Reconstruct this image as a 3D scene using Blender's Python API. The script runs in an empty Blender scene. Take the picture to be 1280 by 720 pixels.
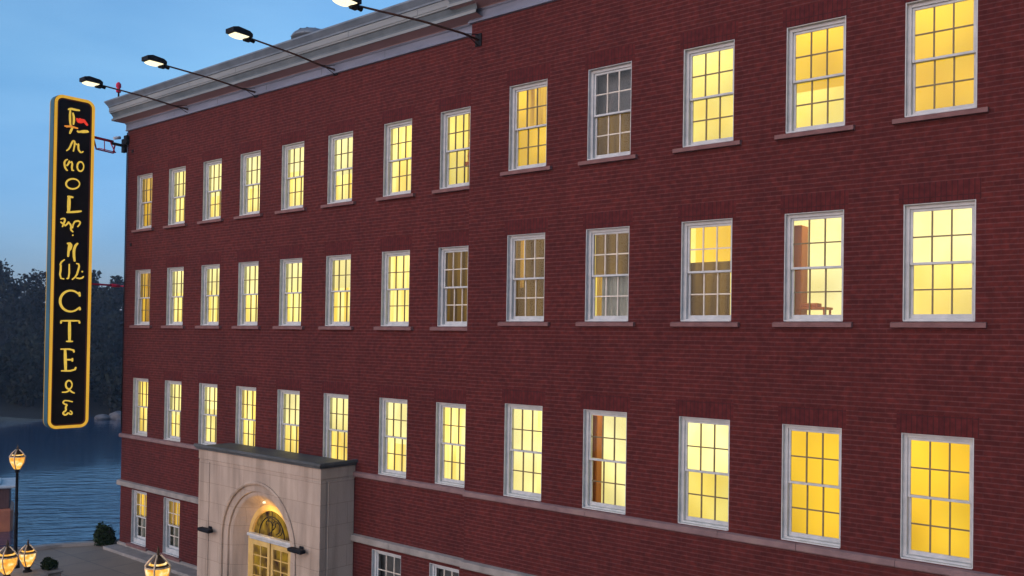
import bpy, bmesh, math, random
from mathutils import Vector, Matrix, Euler
R_ = math.radians
EXPO = 1.25
HAZE = .0004
random.seed(7)
scn = bpy.context.scene
COL = scn.collection

# ------------------------------------------------------------------ helpers
class MB:
    """collects faces, builds ONE mesh object"""
    def __init__(s): s.v = []; s.f = []; s.m = []; s.sm = []
    def face(s, pts, mi=0, sm=False):
        b = len(s.v); s.v += [tuple(p) for p in pts]; s.f.append(tuple(range(b, b+len(pts)))); s.m.append(mi); s.sm.append(sm)
    def box(s, x0, x1, y0, y1, z0, z1, mi=0, bev=0.0):
        if x0 > x1: x0, x1 = x1, x0
        if y0 > y1: y0, y1 = y1, y0
        if z0 > z1: z0, z1 = z1, z0
        b = len(s.v)
        if bev <= 0:
            s.v += [(x0,y0,z0),(x1,y0,z0),(x1,y1,z0),(x0,y1,z0),(x0,y0,z1),(x1,y0,z1),(x1,y1,z1),(x0,y1,z1)]
            for f in ((0,3,2,1),(4,5,6,7),(0,1,5,4),(1,2,6,5),(2,3,7,6),(3,0,4,7)):
                s.f.append(tuple(b+i for i in f)); s.m.append(mi); s.sm.append(False)
        else:
            bm = bmesh.new(); bmesh.ops.create_cube(bm, size=1)
            for v in bm.verts:
                v.co = Vector(((x0+x1)/2+v.co.x*(x1-x0), (y0+y1)/2+v.co.y*(y1-y0), (z0+z1)/2+v.co.z*(z1-z0)))
            bmesh.ops.bevel(bm, geom=bm.edges[:], offset=bev, segments=1, affect='EDGES')
            bm.verts.index_update()
            for v in bm.verts: s.v.append(tuple(v.co))
            for f in bm.faces: s.f.append(tuple(b+v.index for v in f.verts)); s.m.append(mi); s.sm.append(False)
            bm.free()
    def tube(s, pts, r, n=8, mi=0, caps=True):
        pts = [Vector(p) for p in pts]
        rs = r if isinstance(r, (list, tuple)) else [r]*len(pts)
        b = len(s.v); prev = None
        for i, p in enumerate(pts):
            if i == 0: t = pts[1]-pts[0]
            elif i == len(pts)-1: t = pts[-1]-pts[-2]
            else: t = (pts[i+1]-pts[i]).normalized()+(pts[i]-pts[i-1]).normalized()
            if t.length < 1e-9: t = Vector((0,0,1))
            t.normalize()
            if prev is None:
                a = Vector((0,0,1)) if abs(t.z) < .9 else Vector((1,0,0))
                u = t.cross(a).normalized()
            else: u = (prev-t*prev.dot(t)).normalized()
            prev = u; w = t.cross(u)
            for k in range(n):
                an = 2*math.pi*k/n
                s.v.append(tuple(p+(u*math.cos(an)+w*math.sin(an))*rs[i]))
        for i in range(len(pts)-1):
            for k in range(n):
                s.f.append((b+i*n+k, b+i*n+(k+1)%n, b+(i+1)*n+(k+1)%n, b+(i+1)*n+k)); s.m.append(mi); s.sm.append(True)
        if caps:
            s.f.append(tuple(b+k for k in reversed(range(n)))); s.m.append(mi); s.sm.append(False)
            s.f.append(tuple(b+(len(pts)-1)*n+k for k in range(n))); s.m.append(mi); s.sm.append(False)
    def lathe(s, prof, n=16, mi=0, cx=0, cy=0, smooth=True, sx=1, sy=1):
        b = len(s.v)
        for r, z in prof:
            for k in range(n):
                an = 2*math.pi*(k+.5)/n
                s.v.append((cx+r*sx*math.cos(an), cy+r*sy*math.sin(an), z))
        for i in range(len(prof)-1):
            for k in range(n):
                s.f.append((b+i*n+k, b+i*n+(k+1)%n, b+(i+1)*n+(k+1)%n, b+(i+1)*n+k)); s.m.append(mi); s.sm.append(smooth)
        s.f.append(tuple(b+k for k in reversed(range(n)))); s.m.append(mi); s.sm.append(False)
        s.f.append(tuple(b+(len(prof)-1)*n+k for k in range(n))); s.m.append(mi); s.sm.append(False)
    def prism(s, poly, y0, y1, mi=0):
        """poly of (x,z), extruded along y"""
        n = len(poly); b = len(s.v)
        s.v += [(x, y0, z) for x, z in poly]+[(x, y1, z) for x, z in poly]
        s.f.append(tuple(b+i for i in range(n))); s.m.append(mi); s.sm.append(False)
        s.f.append(tuple(b+n+i for i in reversed(range(n)))); s.m.append(mi); s.sm.append(False)
        for i in range(n):
            j = (i+1) % n
            s.f.append((b+j, b+i, b+n+i, b+n+j)); s.m.append(mi); s.sm.append(False)
    def build(s, name, mats, parent=None, fix=True):
        me = bpy.data.meshes.new(name)
        me.from_pydata(s.v, [], s.f)
        if not isinstance(mats, (list, tuple)): mats = [mats]
        for m in mats: me.materials.append(m)
        me.polygons.foreach_set('material_index', s.m)
        me.polygons.foreach_set('use_smooth', s.sm)
        if fix:
            bm = bmesh.new(); bm.from_mesh(me); bmesh.ops.recalc_face_normals(bm, faces=bm.faces[:]); bm.to_mesh(me); bm.free()
        me.update()
        o = bpy.data.objects.new(name, me); COL.objects.link(o)
        if parent: o.parent = parent
        return o

def tag(o, label=None, cat=None, group=None, kind=None):
    if label: o['label'] = label
    if cat: o['category'] = cat
    if group: o['group'] = group
    if kind: o['kind'] = kind
    return o
def empty(name, loc=(0,0,0), rz=0, parent=None):
    o = bpy.data.objects.new(name, None); COL.objects.link(o)
    o.location = loc; o.rotation_euler = (0,0,rz); o.empty_display_size = .3
    if parent: o.parent = parent
    return o
def copy_tree(o, parent=None):
    c = o.copy(); COL.objects.link(c)
    if parent is not None: c.parent = parent
    for ch in o.children: copy_tree(ch, c)
    return c

# ------------------------------------------------------------------ materials
class N:
    def __init__(s, name):
        s.m = bpy.data.materials.new(name); s.m.use_nodes = True
        s.t = s.m.node_tree; s.t.nodes.clear()
        s.out = s.add('ShaderNodeOutputMaterial')
    def add(s, typ, **kw):
        n = s.t.nodes.new(typ)
        for k, v in kw.items():
            if k.startswith('i_'):
                key = k[2:]; key = int(key) if key.isdigit() else key.replace('_', ' ')
                n.inputs[key].default_value = v
            else: setattr(n, k, v)
        return n
    def l(s, a, b): s.t.links.new(a, b)
def ramp(n, stops):
    r = n.add('ShaderNodeValToRGB'); e = r.color_ramp.elements
    while len(e) < len(stops): e.new(.5)
    for i, (p, c) in enumerate(stops):
        e[i].position = p; e[i].color = (*c, 1)
    return r
def mat(name, c1, c2=None, rough=.7, scale=3, metal=0, bump=0, bscale=40, stretch=(1,1,1), spec=.3, c3=None, detail=6):
    n = N(name); b = n.add('ShaderNodeBsdfPrincipled')
    b.inputs['Roughness'].default_value = rough; b.inputs['Metallic'].default_value = metal
    b.inputs['Specular IOR Level'].default_value = spec
    tc = n.add('ShaderNodeTexCoord'); mp = n.add('ShaderNodeMapping'); mp.inputs['Scale'].default_value = stretch
    n.l(tc.outputs['Object'], mp.inputs[0])
    if c2 is None: c2 = tuple(x*.8 for x in c1)
    t = n.add('ShaderNodeTexNoise'); t.inputs['Scale'].default_value = scale; t.inputs['Detail'].default_value = detail
    n.l(mp.outputs[0], t.inputs['Vector'])
    st = [(.3, c2), (.7, c1)] if c3 is None else [(.25, c2), (.5, c1), (.78, c3)]
    r = ramp(n, st); n.l(t.outputs[0], r.inputs[0]); n.l(r.outputs[0], b.inputs['Base Color'])
    if bump:
        t2 = n.add('ShaderNodeTexNoise'); t2.inputs['Scale'].default_value = bscale; t2.inputs['Detail'].default_value = 4
        n.l(mp.outputs[0], t2.inputs['Vector'])
        bp = n.add('ShaderNodeBump'); bp.inputs['Strength'].default_value = bump; bp.inputs['Distance'].default_value = .02
        n.l(t2.outputs[0], bp.inputs['Height']); n.l(bp.outputs[0], b.inputs['Normal'])
    n.l(b.outputs[0], n.out.inputs[0])
    return n.m
def brick_mat(name, soldier=False):
    n = N(name); b = n.add('ShaderNodeBsdfPrincipled'); b.inputs['Roughness'].default_value = .85
    b.inputs['Specular IOR Level'].default_value = .15
    tc = n.add('ShaderNodeTexCoord'); sp = n.add('ShaderNodeSeparateXYZ'); n.l(tc.outputs['Object'], sp.inputs[0])
    cb = n.add('ShaderNodeCombineXYZ')
    ad = n.add('ShaderNodeMath', operation='ADD'); n.l(sp.outputs[0], ad.inputs[0]); n.l(sp.outputs[1], ad.inputs[1])
    if soldier: n.l(sp.outputs[2], cb.inputs[0]); n.l(ad.outputs[0], cb.inputs[1])
    else: n.l(ad.outputs[0], cb.inputs[0]); n.l(sp.outputs[2], cb.inputs[1])
    # the courses of an old wall are never quite level
    wn = n.add('ShaderNodeTexNoise'); wn.inputs['Scale'].default_value = 1.7; wn.inputs['Detail'].default_value = 2
    n.l(cb.outputs[0], wn.inputs['Vector'])
    ws = n.add('ShaderNodeVectorMath', operation='MULTIPLY_ADD'); ws.inputs[1].default_value = (.02,.016,0)
    n.l(wn.outputs[1], ws.inputs[0]); n.l(cb.outputs[0], ws.inputs[2])
    br = n.add('ShaderNodeTexBrick'); br.offset = 0 if soldier else .5
    br.inputs['Scale'].default_value = 1; br.inputs['Brick Width'].default_value = .32 if soldier else .215
    br.inputs['Row Height'].default_value = .078; br.inputs['Mortar Size'].default_value = .0095
    br.inputs['Mortar Smooth'].default_value = .25; br.inputs['Bias'].default_value = -.1
    br.inputs['Color1'].default_value = (.083,.0150,.0125,1); br.inputs['Color2'].default_value = (.061,.0115,.0105,1)
    br.inputs['Mortar'].default_value = (.074,.018,.018,1)
    if soldier:
        br.inputs['Color1'].default_value = (.083,.0145,.014,1); br.inputs['Color2'].default_value = (.068,.012,.0125,1)
        br.inputs['Mortar'].default_value = (.048,.012,.012,1)
    n.l(ws.outputs[0], br.inputs['Vector'])
    nz = n.add('ShaderNodeTexNoise'); nz.inputs['Scale'].default_value = .45; nz.inputs['Detail'].default_value = 8; nz.inputs['Roughness'].default_value = .65
    n.l(tc.outputs['Object'], nz.inputs['Vector'])
    rp = ramp(n, [(.3, (.86,.86,.88)), (.5, (1,1,1)), (.72, (1.14,1.10,1.08))])
    n.l(nz.outputs[0], rp.inputs[0])
    mx = n.add('ShaderNodeMix', data_type='RGBA', blend_type='MULTIPLY'); mx.inputs[0].default_value = 1
    # bed joints are wider and paler than the head joints
    sv = n.add('ShaderNodeSeparateXYZ'); n.l(ws.outputs[0], sv.inputs[0])
    fr = n.add('ShaderNodeMath', operation='PINGPONG'); fr.inputs[1].default_value = .039; n.l(sv.outputs[1], fr.inputs[0])
    ms = n.add('ShaderNodeMapRange'); ms.interpolation_type = 'SMOOTHSTEP'; ms.inputs[1].default_value = .0045; ms.inputs[2].default_value = .0115; ms.inputs[3].default_value = 0 if soldier else .62; ms.inputs[4].default_value = 0
    n.l(fr.outputs[0], ms.inputs[0])
    bj = n.add('ShaderNodeMix', data_type='RGBA'); bj.inputs[7].default_value = (.120,.044,.042,1)
    n.l(ms.outputs[0], bj.inputs[0]); n.l(br.outputs[0], bj.inputs[6])
    n.l(bj.outputs[2], mx.inputs[6]); n.l(rp.outputs[0], mx.inputs[7])
    # vertical rain streaks and soot
    mp = n.add('ShaderNodeMapping'); mp.inputs['Scale'].default_value = (1.6,1.6,.22); n.l(tc.outputs['Object'], mp.inputs[0])
    st = n.add('ShaderNodeTexNoise'); st.inputs['Scale'].default_value = 1.3; st.inputs['Detail'].default_value = 5; n.l(mp.outputs[0], st.inputs['Vector'])
    r2 = ramp(n, [(.35, (.90,.90,.91)), (.6, (1.03,1.02,1.01))]); n.l(st.outputs[0], r2.inputs[0])
    m2 = n.add('ShaderNodeMix', data_type='RGBA', blend_type='MULTIPLY'); m2.inputs[0].default_value = 1
    n.l(mx.outputs[2], m2.inputs[6]); n.l(r2.outputs[0], m2.inputs[7])
    # single odd bricks
    sc = n.add('ShaderNodeTexNoise'); sc.inputs['Scale'].default_value = 9; sc.inputs['Detail'].default_value = 2; n.l(cb.outputs[0], sc.inputs['Vector'])
    r3 = ramp(n, [(.38, (.84,.84,.85)), (.52, (1,1,1)), (.68, (1.2,1.15,1.14))]); n.l(sc.outputs[0], r3.inputs[0])
    m3 = n.add('ShaderNodeMix', data_type='RGBA', blend_type='MULTIPLY'); m3.inputs[0].default_value = 1
    n.l(m2.outputs[2], m3.inputs[6]); n.l(r3.outputs[0], m3.inputs[7])
    n.l(m3.outputs[2], b.inputs['Base Color'])
    bp = n.add('ShaderNodeBump', invert=True); bp.inputs['Strength'].default_value = .55; bp.inputs['Distance'].default_value = .012
    n.l(br.outputs[1], bp.inputs['Height']); n.l(bp.outputs[0], b.inputs['Normal'])
    n.l(b.outputs[0], n.out.inputs[0]); return n.m
def glow_mat(name, c_hi, c_lo, strength, kind='pleat'):
    """window blinds and curtains glowing with the room light behind them"""
    n = N(name); e = n.add('ShaderNodeEmission')
    tc = n.add('ShaderNodeTexCoord'); oi = n.add('ShaderNodeObjectInfo')
    off = n.add('ShaderNodeMath', operation='MULTIPLY'); off.inputs[1].default_value = 37.0; n.l(oi.outputs['Random'], off.inputs[0])
    va = n.add('ShaderNodeVectorMath', operation='ADD'); n.l(tc.outputs['Object'], va.inputs[0]); n.l(off.outputs[0], va.inputs[1])
    mp = n.add('ShaderNodeMapping'); mp.inputs['Scale'].default_value = (7.5,1,.35) if kind == 'pleat' else (1.2,1,.9)
    n.l(va.outputs[0], mp.inputs[0])
    t = n.add('ShaderNodeTexNoise'); t.inputs['Scale'].default_value = 1; t.inputs['Detail'].default_value = 3; n.l(mp.outputs[0], t.inputs['Vector'])
    r = ramp(n, [(.36, c_lo), (.6, c_hi)] if kind == 'pleat' else [(.3, c_lo), (.7, c_hi)]); n.l(t.outputs[0], r.inputs[0])  # on pleats the shading of the folds is painted as darker glow stripes
    # slow blotches of uneven room light, painted into the glow strength
    t2 = n.add('ShaderNodeTexNoise'); t2.inputs['Scale'].default_value = .9; t2.inputs['Detail'].default_value = 1; n.l(va.outputs[0], t2.inputs['Vector'])
    m = n.add('ShaderNodeMapRange'); m.inputs[1].default_value = .3; m.inputs[2].default_value = .7
    m.inputs[3].default_value = strength*.76/2**EXPO; m.inputs[4].default_value = strength*1.15/2**EXPO
    n.l(t2.outputs[0], m.inputs[0])
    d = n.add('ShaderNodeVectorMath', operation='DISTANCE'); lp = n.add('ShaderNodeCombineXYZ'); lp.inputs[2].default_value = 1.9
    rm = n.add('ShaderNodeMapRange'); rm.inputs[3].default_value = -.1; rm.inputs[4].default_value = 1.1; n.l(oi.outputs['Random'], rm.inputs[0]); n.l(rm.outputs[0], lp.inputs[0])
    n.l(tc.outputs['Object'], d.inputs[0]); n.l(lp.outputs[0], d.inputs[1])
    fo = n.add('ShaderNodeMapRange'); fo.inputs[1].default_value = .2; fo.inputs[2].default_value = 1.9; fo.inputs[3].default_value = 1.14; fo.inputs[4].default_value = .80; n.l(d.outputs['Value'], fo.inputs[0])  # falloff from a ceiling lamp behind the cloth, painted into the emission
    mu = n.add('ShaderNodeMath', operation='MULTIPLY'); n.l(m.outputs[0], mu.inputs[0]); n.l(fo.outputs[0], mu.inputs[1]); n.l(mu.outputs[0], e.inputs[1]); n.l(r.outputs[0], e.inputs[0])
    n.l(e.outputs[0], n.out.inputs[0]); return n.m
def emit(name, c, s):
    n = N(name); e = n.add('ShaderNodeEmission')
    t = n.add('ShaderNodeTexNoise'); t.inputs['Scale'].default_value = 9
    r = ramp(n, [(.3, tuple(x*.8 for x in c)), (.6, c)]); n.l(t.outputs[0], r.inputs[0]); n.l(r.outputs[0], e.inputs[0])
    e.inputs[1].default_value = s/2**EXPO; n.l(e.outputs[0], n.out.inputs[0]); return n.m

M = {}
M['brick'] = brick_mat('red_brick'); M['soldier'] = brick_mat('soldier_course_brick', True)
M['sill'] = mat('brown_sandstone', (.19,.095,.088), (.12,.058,.055), .8, 5, bump=.4)
M['belt'] = mat('belt_stone', (.2,.125,.12), (.13,.085,.085), .85, 3, bump=.5, c3=(.24,.16,.14))
M['belt_grey'] = mat('weathered_limestone', (.30,.27,.24), (.18,.165,.15), .85, 2.5, bump=.5)
M['frame'] = mat('painted_window_frame', (.50,.51,.50), (.36,.38,.38), .5, 6, bump=.15, bscale=30)
M['muntin_backlit'] = mat('backlit_dark_muntin', (.20,.15,.07), (.13,.10,.05), .5, 8)  # same bars in a darker colour, painted as silhouettes against the lit panes
M['muntin_light'] = mat('painted_muntin', (.66,.6,.5), (.5,.45,.38), .5, 8)
M['limestone'] = mat('portico_limestone', (.43,.335,.255), (.34,.27,.21), .9, 1.4, bump=.35, bscale=25, c3=(.48,.375,.29), stretch=(1,1,.5))
M['slate'] = mat('dark_lead_capping', (.085,.09,.09), (.05,.055,.055), .6, 3, bump=.3)
M['frieze'] = mat('blue_grey_frieze_paint', (.19,.21,.27), (.13,.15,.20), .7, 2, bump=.2, stretch=(.5,1,3))
M['soffit'] = mat('brown_soffit_paint', (.42,.27,.26), (.32,.2,.2), .8, 2, bump=.2, stretch=(.4,1,2))
M['fascia'] = mat('pale_grey_green_cornice_paint', (.21,.225,.22), (.14,.155,.16), .65, 1.5, bump=.2, stretch=(.35,1,4))
M['cove'] = mat('dark_moulding_paint', (.12,.14,.15), (.07,.09,.10), .7, 2)
M['crown'] = mat('blue_grey_gutter_metal', (.17,.205,.235), (.11,.135,.16), .5, 2, metal=.2)
M['roof'] = mat('roof_membrane', (.13,.14,.15), (.08,.09,.09), .8, 1)
M['black_metal'] = mat('black_painted_metal', (.012,.012,.014), (.007,.007,.009), .7, 6, spec=.15)
M['rust_arm'] = mat('weathered_steel_arm', (.13,.05,.025), (.03,.018,.016), .6, 3, stretch=(1,1,1))
M['red_metal'] = mat('red_painted_steel', (.60,.03,.07), (.40,.02,.06), .6, 8, spec=.15)
M['white_metal'] = mat('white_painted_metal', (.75,.75,.78), (.6,.6,.62), .5, 8)
M['lamp_glass'] = emit('floodlight_lens', (1,.86,.55), 1.7)
M['sign_face'] = mat('sign_face_enamel', (.014,.010,.010), (.008,.006,.007), .6, 3, spec=.1)
M['sign_side'] = mat('blue_sign_side_paint', (.035,.115,.155), (.02,.07,.10), .5, 2, stretch=(1,1,.3))
M['gold'] = emit('gold_neon_border', (.92,.50,.055), .78)
M['letter'] = emit('yellow_neon_tube', (.88,.58,.09), .85)
M['orange'] = emit('orange_neon_tube', (.95,.33,.05), .8)
M['redneon'] = emit('red_neon_tube', (.95,.06,.035), .85)
M['cream'] = glow_mat('cream_curtain_glow', (1,.84,.28), (.94,.62,.09), 1.5)
M['amber'] = glow_mat('amber_curtain_glow', (.95,.58,.05), (.36,.17,.02), 1.0)
M['paleyellow'] = glow_mat('pale_yellow_shade_glow', (1,.83,.22), (.98,.71,.12), 1.2, 'flat')
M['golden'] = glow_mat('golden_shade_glow', (.98,.62,.045), (.95,.55,.035), 1.1, 'flat')
M['white_shade'] = glow_mat('white_shade_glow', (1,.90,.40), (1,.83,.27), 1.28, 'flat')
M['ceil_bright'] = emit('bright_ceiling_lamp', (1,.78,.30), 13)
M['ceil_gold'] = emit('golden_ceiling_lamp', (1,.62,.11), 6)
M['ceil_dim'] = emit('dim_ceiling_lamp', (1,.62,.2), .55)
M['room'] = mat('cream_room_plaster', (.72,.66,.48), (.66,.6,.44), .9, 1)
M['wood'] = mat('cabinet_wood', (.42,.14,.022), (.28,.085,.015), .6, 3, stretch=(1,1,.2))
M['dark_blind'] = mat('dim_brown_blind', (.16,.11,.055), (.10,.07,.035), .9, 4, stretch=(.3,1,4))
M['dim_glow'] = glow_mat('dim_brown_room_glow', (.19,.105,.016), (.075,.040,.008), 1.0)
M['grey_blind'] = mat('grey_green_blind', (.30,.32,.26), (.16,.18,.15), .8, 3, stretch=(5,1,.4))
def glass_mat():
    n = N('window_glass'); tr = n.add('ShaderNodeBsdfTransparent'); gl = n.add('ShaderNodeBsdfGlossy')
    gl.inputs['Roughness'].default_value = .03
    fr = n.add('ShaderNodeFresnel'); fr.inputs[0].default_value = 1.36
    t = n.add('ShaderNodeTexNoise'); t.inputs['Scale'].default_value = 2.2
    bp = n.add('ShaderNodeBump'); bp.inputs['Strength'].default_value = .08; bp.inputs['Distance'].default_value = .02
    tc = n.add('ShaderNodeTexCoord'); n.l(tc.outputs['Object'], t.inputs['Vector']); n.l(t.outputs[0], bp.inputs['Height']); n.l(bp.outputs[0], gl.inputs['Normal'])
    mx = n.add('ShaderNodeMixShader'); n.l(fr.outputs[0], mx.inputs[0]); n.l(tr.outputs[0], mx.inputs[1]); n.l(gl.outputs[0], mx.inputs[2])
    n.l(mx.outputs[0], n.out.inputs[0]); return n.m
M['glass'] = glass_mat()
def lantern_mat():
    n = N('amber_lantern_glass'); e = n.add('ShaderNodeEmission')
    t = n.add('ShaderNodeTexNoise'); t.inputs['Scale'].default_value = 7; t.inputs['Detail'].default_value = 3
    tc = n.add('ShaderNodeTexCoord'); n.l(tc.outputs['Object'], t.inputs['Vector'])
    r = ramp(n, [(.32, (.75,.25,.03)), (.5, (1,.5,.08)), (.66, (1,.84,.45))]); n.l(t.outputs[0], r.inputs[0]); n.l(r.outputs[0], e.inputs[0])
    e.inputs[1].default_value = 1.25/2**EXPO; n.l(e.outputs[0], n.out.inputs[0]); return n.m
M['lantern'] = lantern_mat()

def stone_joints(m):
    t = m.node_tree; b = [n for n in t.nodes if n.bl_idname == 'ShaderNodeBsdfPrincipled'][0]; src = b.inputs['Base Color'].links[0].from_socket
    tc = t.nodes.new('ShaderNodeTexCoord'); sp = t.nodes.new('ShaderNodeSeparateXYZ'); cb = t.nodes.new('ShaderNodeCombineXYZ'); ad = t.nodes.new('ShaderNodeMath')
    t.links.new(tc.outputs['Object'], sp.inputs[0]); t.links.new(sp.outputs[0], ad.inputs[0]); t.links.new(sp.outputs[1], ad.inputs[1]); t.links.new(ad.outputs[0], cb.inputs[0]); t.links.new(sp.outputs[2], cb.inputs[1])
    br = t.nodes.new('ShaderNodeTexBrick'); br.inputs['Scale'].default_value = 1; br.inputs['Brick Width'].default_value = 1.15; br.inputs['Row Height'].default_value = .52
    br.inputs['Mortar Size'].default_value = .006; br.inputs['Color1'].default_value = (1,1,1,1); br.inputs['Color2'].default_value = (.9,.9,.91,1); br.inputs['Mortar'].default_value = (.62,.6,.58,1)
    t.links.new(cb.outputs[0], br.inputs['Vector'])
    mp = t.nodes.new('ShaderNodeMapping'); mp.inputs['Scale'].default_value = (2.5,2.5,.3); t.links.new(tc.outputs['Object'], mp.inputs[0])
    nz = t.nodes.new('ShaderNodeTexNoise'); nz.inputs['Scale'].default_value = 1.2; nz.inputs['Detail'].default_value = 7; t.links.new(mp.outputs[0], nz.inputs['Vector'])
    rp = t.nodes.new('ShaderNodeValToRGB'); rp.color_ramp.elements[0].position = .36; rp.color_ramp.elements[0].color = (.74,.73,.72,1); rp.color_ramp.elements[1].position = .55; rp.color_ramp.elements[1].color = (1,1,1,1); t.links.new(nz.outputs[0], rp.inputs[0])
    last = src
    for o in (br.outputs[0], rp.outputs[0]):
        mx = t.nodes.new('ShaderNodeMix'); mx.data_type = 'RGBA'; mx.blend_type = 'MULTIPLY'; mx.inputs[0].default_value = 1
        t.links.new(last, mx.inputs[6]); t.links.new(o, mx.inputs[7]); last = mx.outputs[2]
    t.links.new(last, b.inputs['Base Color'])
stone_joints(M['limestone'])
# ------------------------------------------------------------------ frame of the place
X0 = -13.156                    # where the front wing stands forward of the rear wing
AN = .0192                      # the rear wing is turned by one degree
BASE = Vector((X0, .12, 0))
GZ = .62                        # plaza level
def LW(s, L, z):                # rear wing: s metres along the wall, L metres in front of it
    return Vector((X0 - s*math.cos(AN) - L*math.sin(AN), .12 + s*math.sin(AN) - L*math.cos(AN), z))

# ------------------------------------------------------------------ windows
bld = empty('brick_building', (X0, 0, GZ))
tag(bld, 'long three-storey red brick building with rows of lit sash windows and a pale cornice', 'building')
IB = Vector((-X0, 0, -GZ))      # children are given in world coordinates through this offset
def place(o, loc, rz=0):
    o.location = Vector(loc)+IB; o.rotation_euler = (0,0,rz); return o

RD = .24                        # depth of the brick reveal
cache = {}
def shared(key, fn):
    if key not in cache: cache[key] = fn(); return cache[key], True
    return cache[key], False
def inst(key, name, mats, fn, parent, share=True, fix=True):
    k = (key, name)+tuple(m.name for m in mats)
    if share and k in cache:
        o = bpy.data.objects.new(name, cache[k]); COL.objects.link(o); o.parent = parent; return o
    o = fn().build(name, mats, parent, fix)
    if share: cache[k] = o.data
    return o
CW = .072
CR = .042
def f_frame(w, h, low=.05):
    m = MB(); c = CW; F = .085; t = .014
    m.box(0, c, F, RD, 0, h, bev=.006); m.box(w-CR, w, F, RD, 0, h, bev=.006)
    m.box(c-.004, w-CR+.004, F+.002, RD, h-c, h-.002, bev=.005); m.box(c-.004, w-CR+.004, F-.012, RD, .002, low, bev=.006)
    # painted lining boards of the opening
    m.box(.001, t, .006, F+.01, .012, h-.001); m.box(w-t, w-.001, .006, F+.01, .012, h-.001)
    m.box(t, w-t, .008, F+.01, h-t, h-.003); m.box(t, w-t, -.01, F+.01, .003, .022)
    return m
def f_sash(w, h, z0, z1, y0, y1, bot, top, cols, rows, mun=.022):
    m = MB(); a = CW; st = .04; e = w-CR
    m.box(a, a+st, y0, y1, z0, z1, bev=.004); m.box(e-st, e, y0, y1, z0, z1, bev=.004)
    m.box(a+st-.004, e-st+.004, y0+.002, y1-.002, z0+.001, z0+bot, bev=.004)
    m.box(a+st-.004, e-st+.004, y0+.002, y1-.002, z1-top, z1-.001, bev=.004)
    x0 = a+st; x1 = e-st; b0 = z0+bot; b1 = z1-top
    yc = (y0+y1)/2
    for i in range(1, cols):
        x = x0+(x1-x0)*i/cols; m.box(x-mun/2, x+mun/2, yc-.014, yc+.014, b0, b1, 1)
    for j in range(1, rows):
        z = b0+(b1-b0)*j/rows; m.box(x0, x1, yc-.012, yc+.012, z-mun/2, z+mun/2, 1)
    return m
def f_glass(w, h, zs, y1, y2):
    m = MB(); x0, x1 = CW+.035, w-CR-.035
    for z0, z1, y in zs:
        m.face([(x0,y,z0),(x1,y,z0),(x1,y,z1),(x0,y,z1)])
    return m
def f_pleats(xa, xb, z0, z1, y, amp=.028, per=.11, drop=0, ph=0):
    m = MB(); n = max(8, int((xb-xa)/per*6)); P = []
    for i in range(n+1):
        x = xa+(xb-xa)*i/n
        P.append((x, y+amp*math.sin(2*math.pi*x/per+ph)+amp*.5*math.sin(2*math.pi*x/per*.37+1+ph)))
    for i in range(n):
        (a, ya), (b, yb) = P[i], P[i+1]
        m.face([(a,ya,z0),(b,yb,z0),(b,yb,z1),(a,ya,z1)], 0, True)
    return m
def f_shade(xa, xb, z0, z1, y):
    m = MB(); m.box(xa, xb, y, y+.006, z0, z1); m.tube([(xa,y+.02,z1),(xb,y+.02,z1)], .03, 8); m.box(xa, xb, y-.006, y+.012, z0-.02, z0+.012)
    return m
def f_room(w, h):
    m = MB(); a, b, y0, y1, z0, z1 = -.42, w+.42, RD+.03, 1.7, -.35, h+.5
    m.face([(a,y1,z0),(b,y1,z0),(b,y1,z1),(a,y1,z1)]); m.face([(a,y0,z0),(a,y1,z0),(a,y1,z1),(a,y0,z1)])
    m.face([(b,y0,z0),(b,y1,z0),(b,y1,z1),(b,y0,z1)]); m.face([(a,y0,z0),(b,y0,z0),(b,y1,z0),(a,y1,z0)])
    m.face([(a,y0,z1),(b,y0,z1),(b,y1,z1),(a,y1,z1)])
    m.box(w/2-.35, w/2+.35, .6, 1.2, z1-.07, z1-.02, 1)
    # walls between room and opening
    return m
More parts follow.
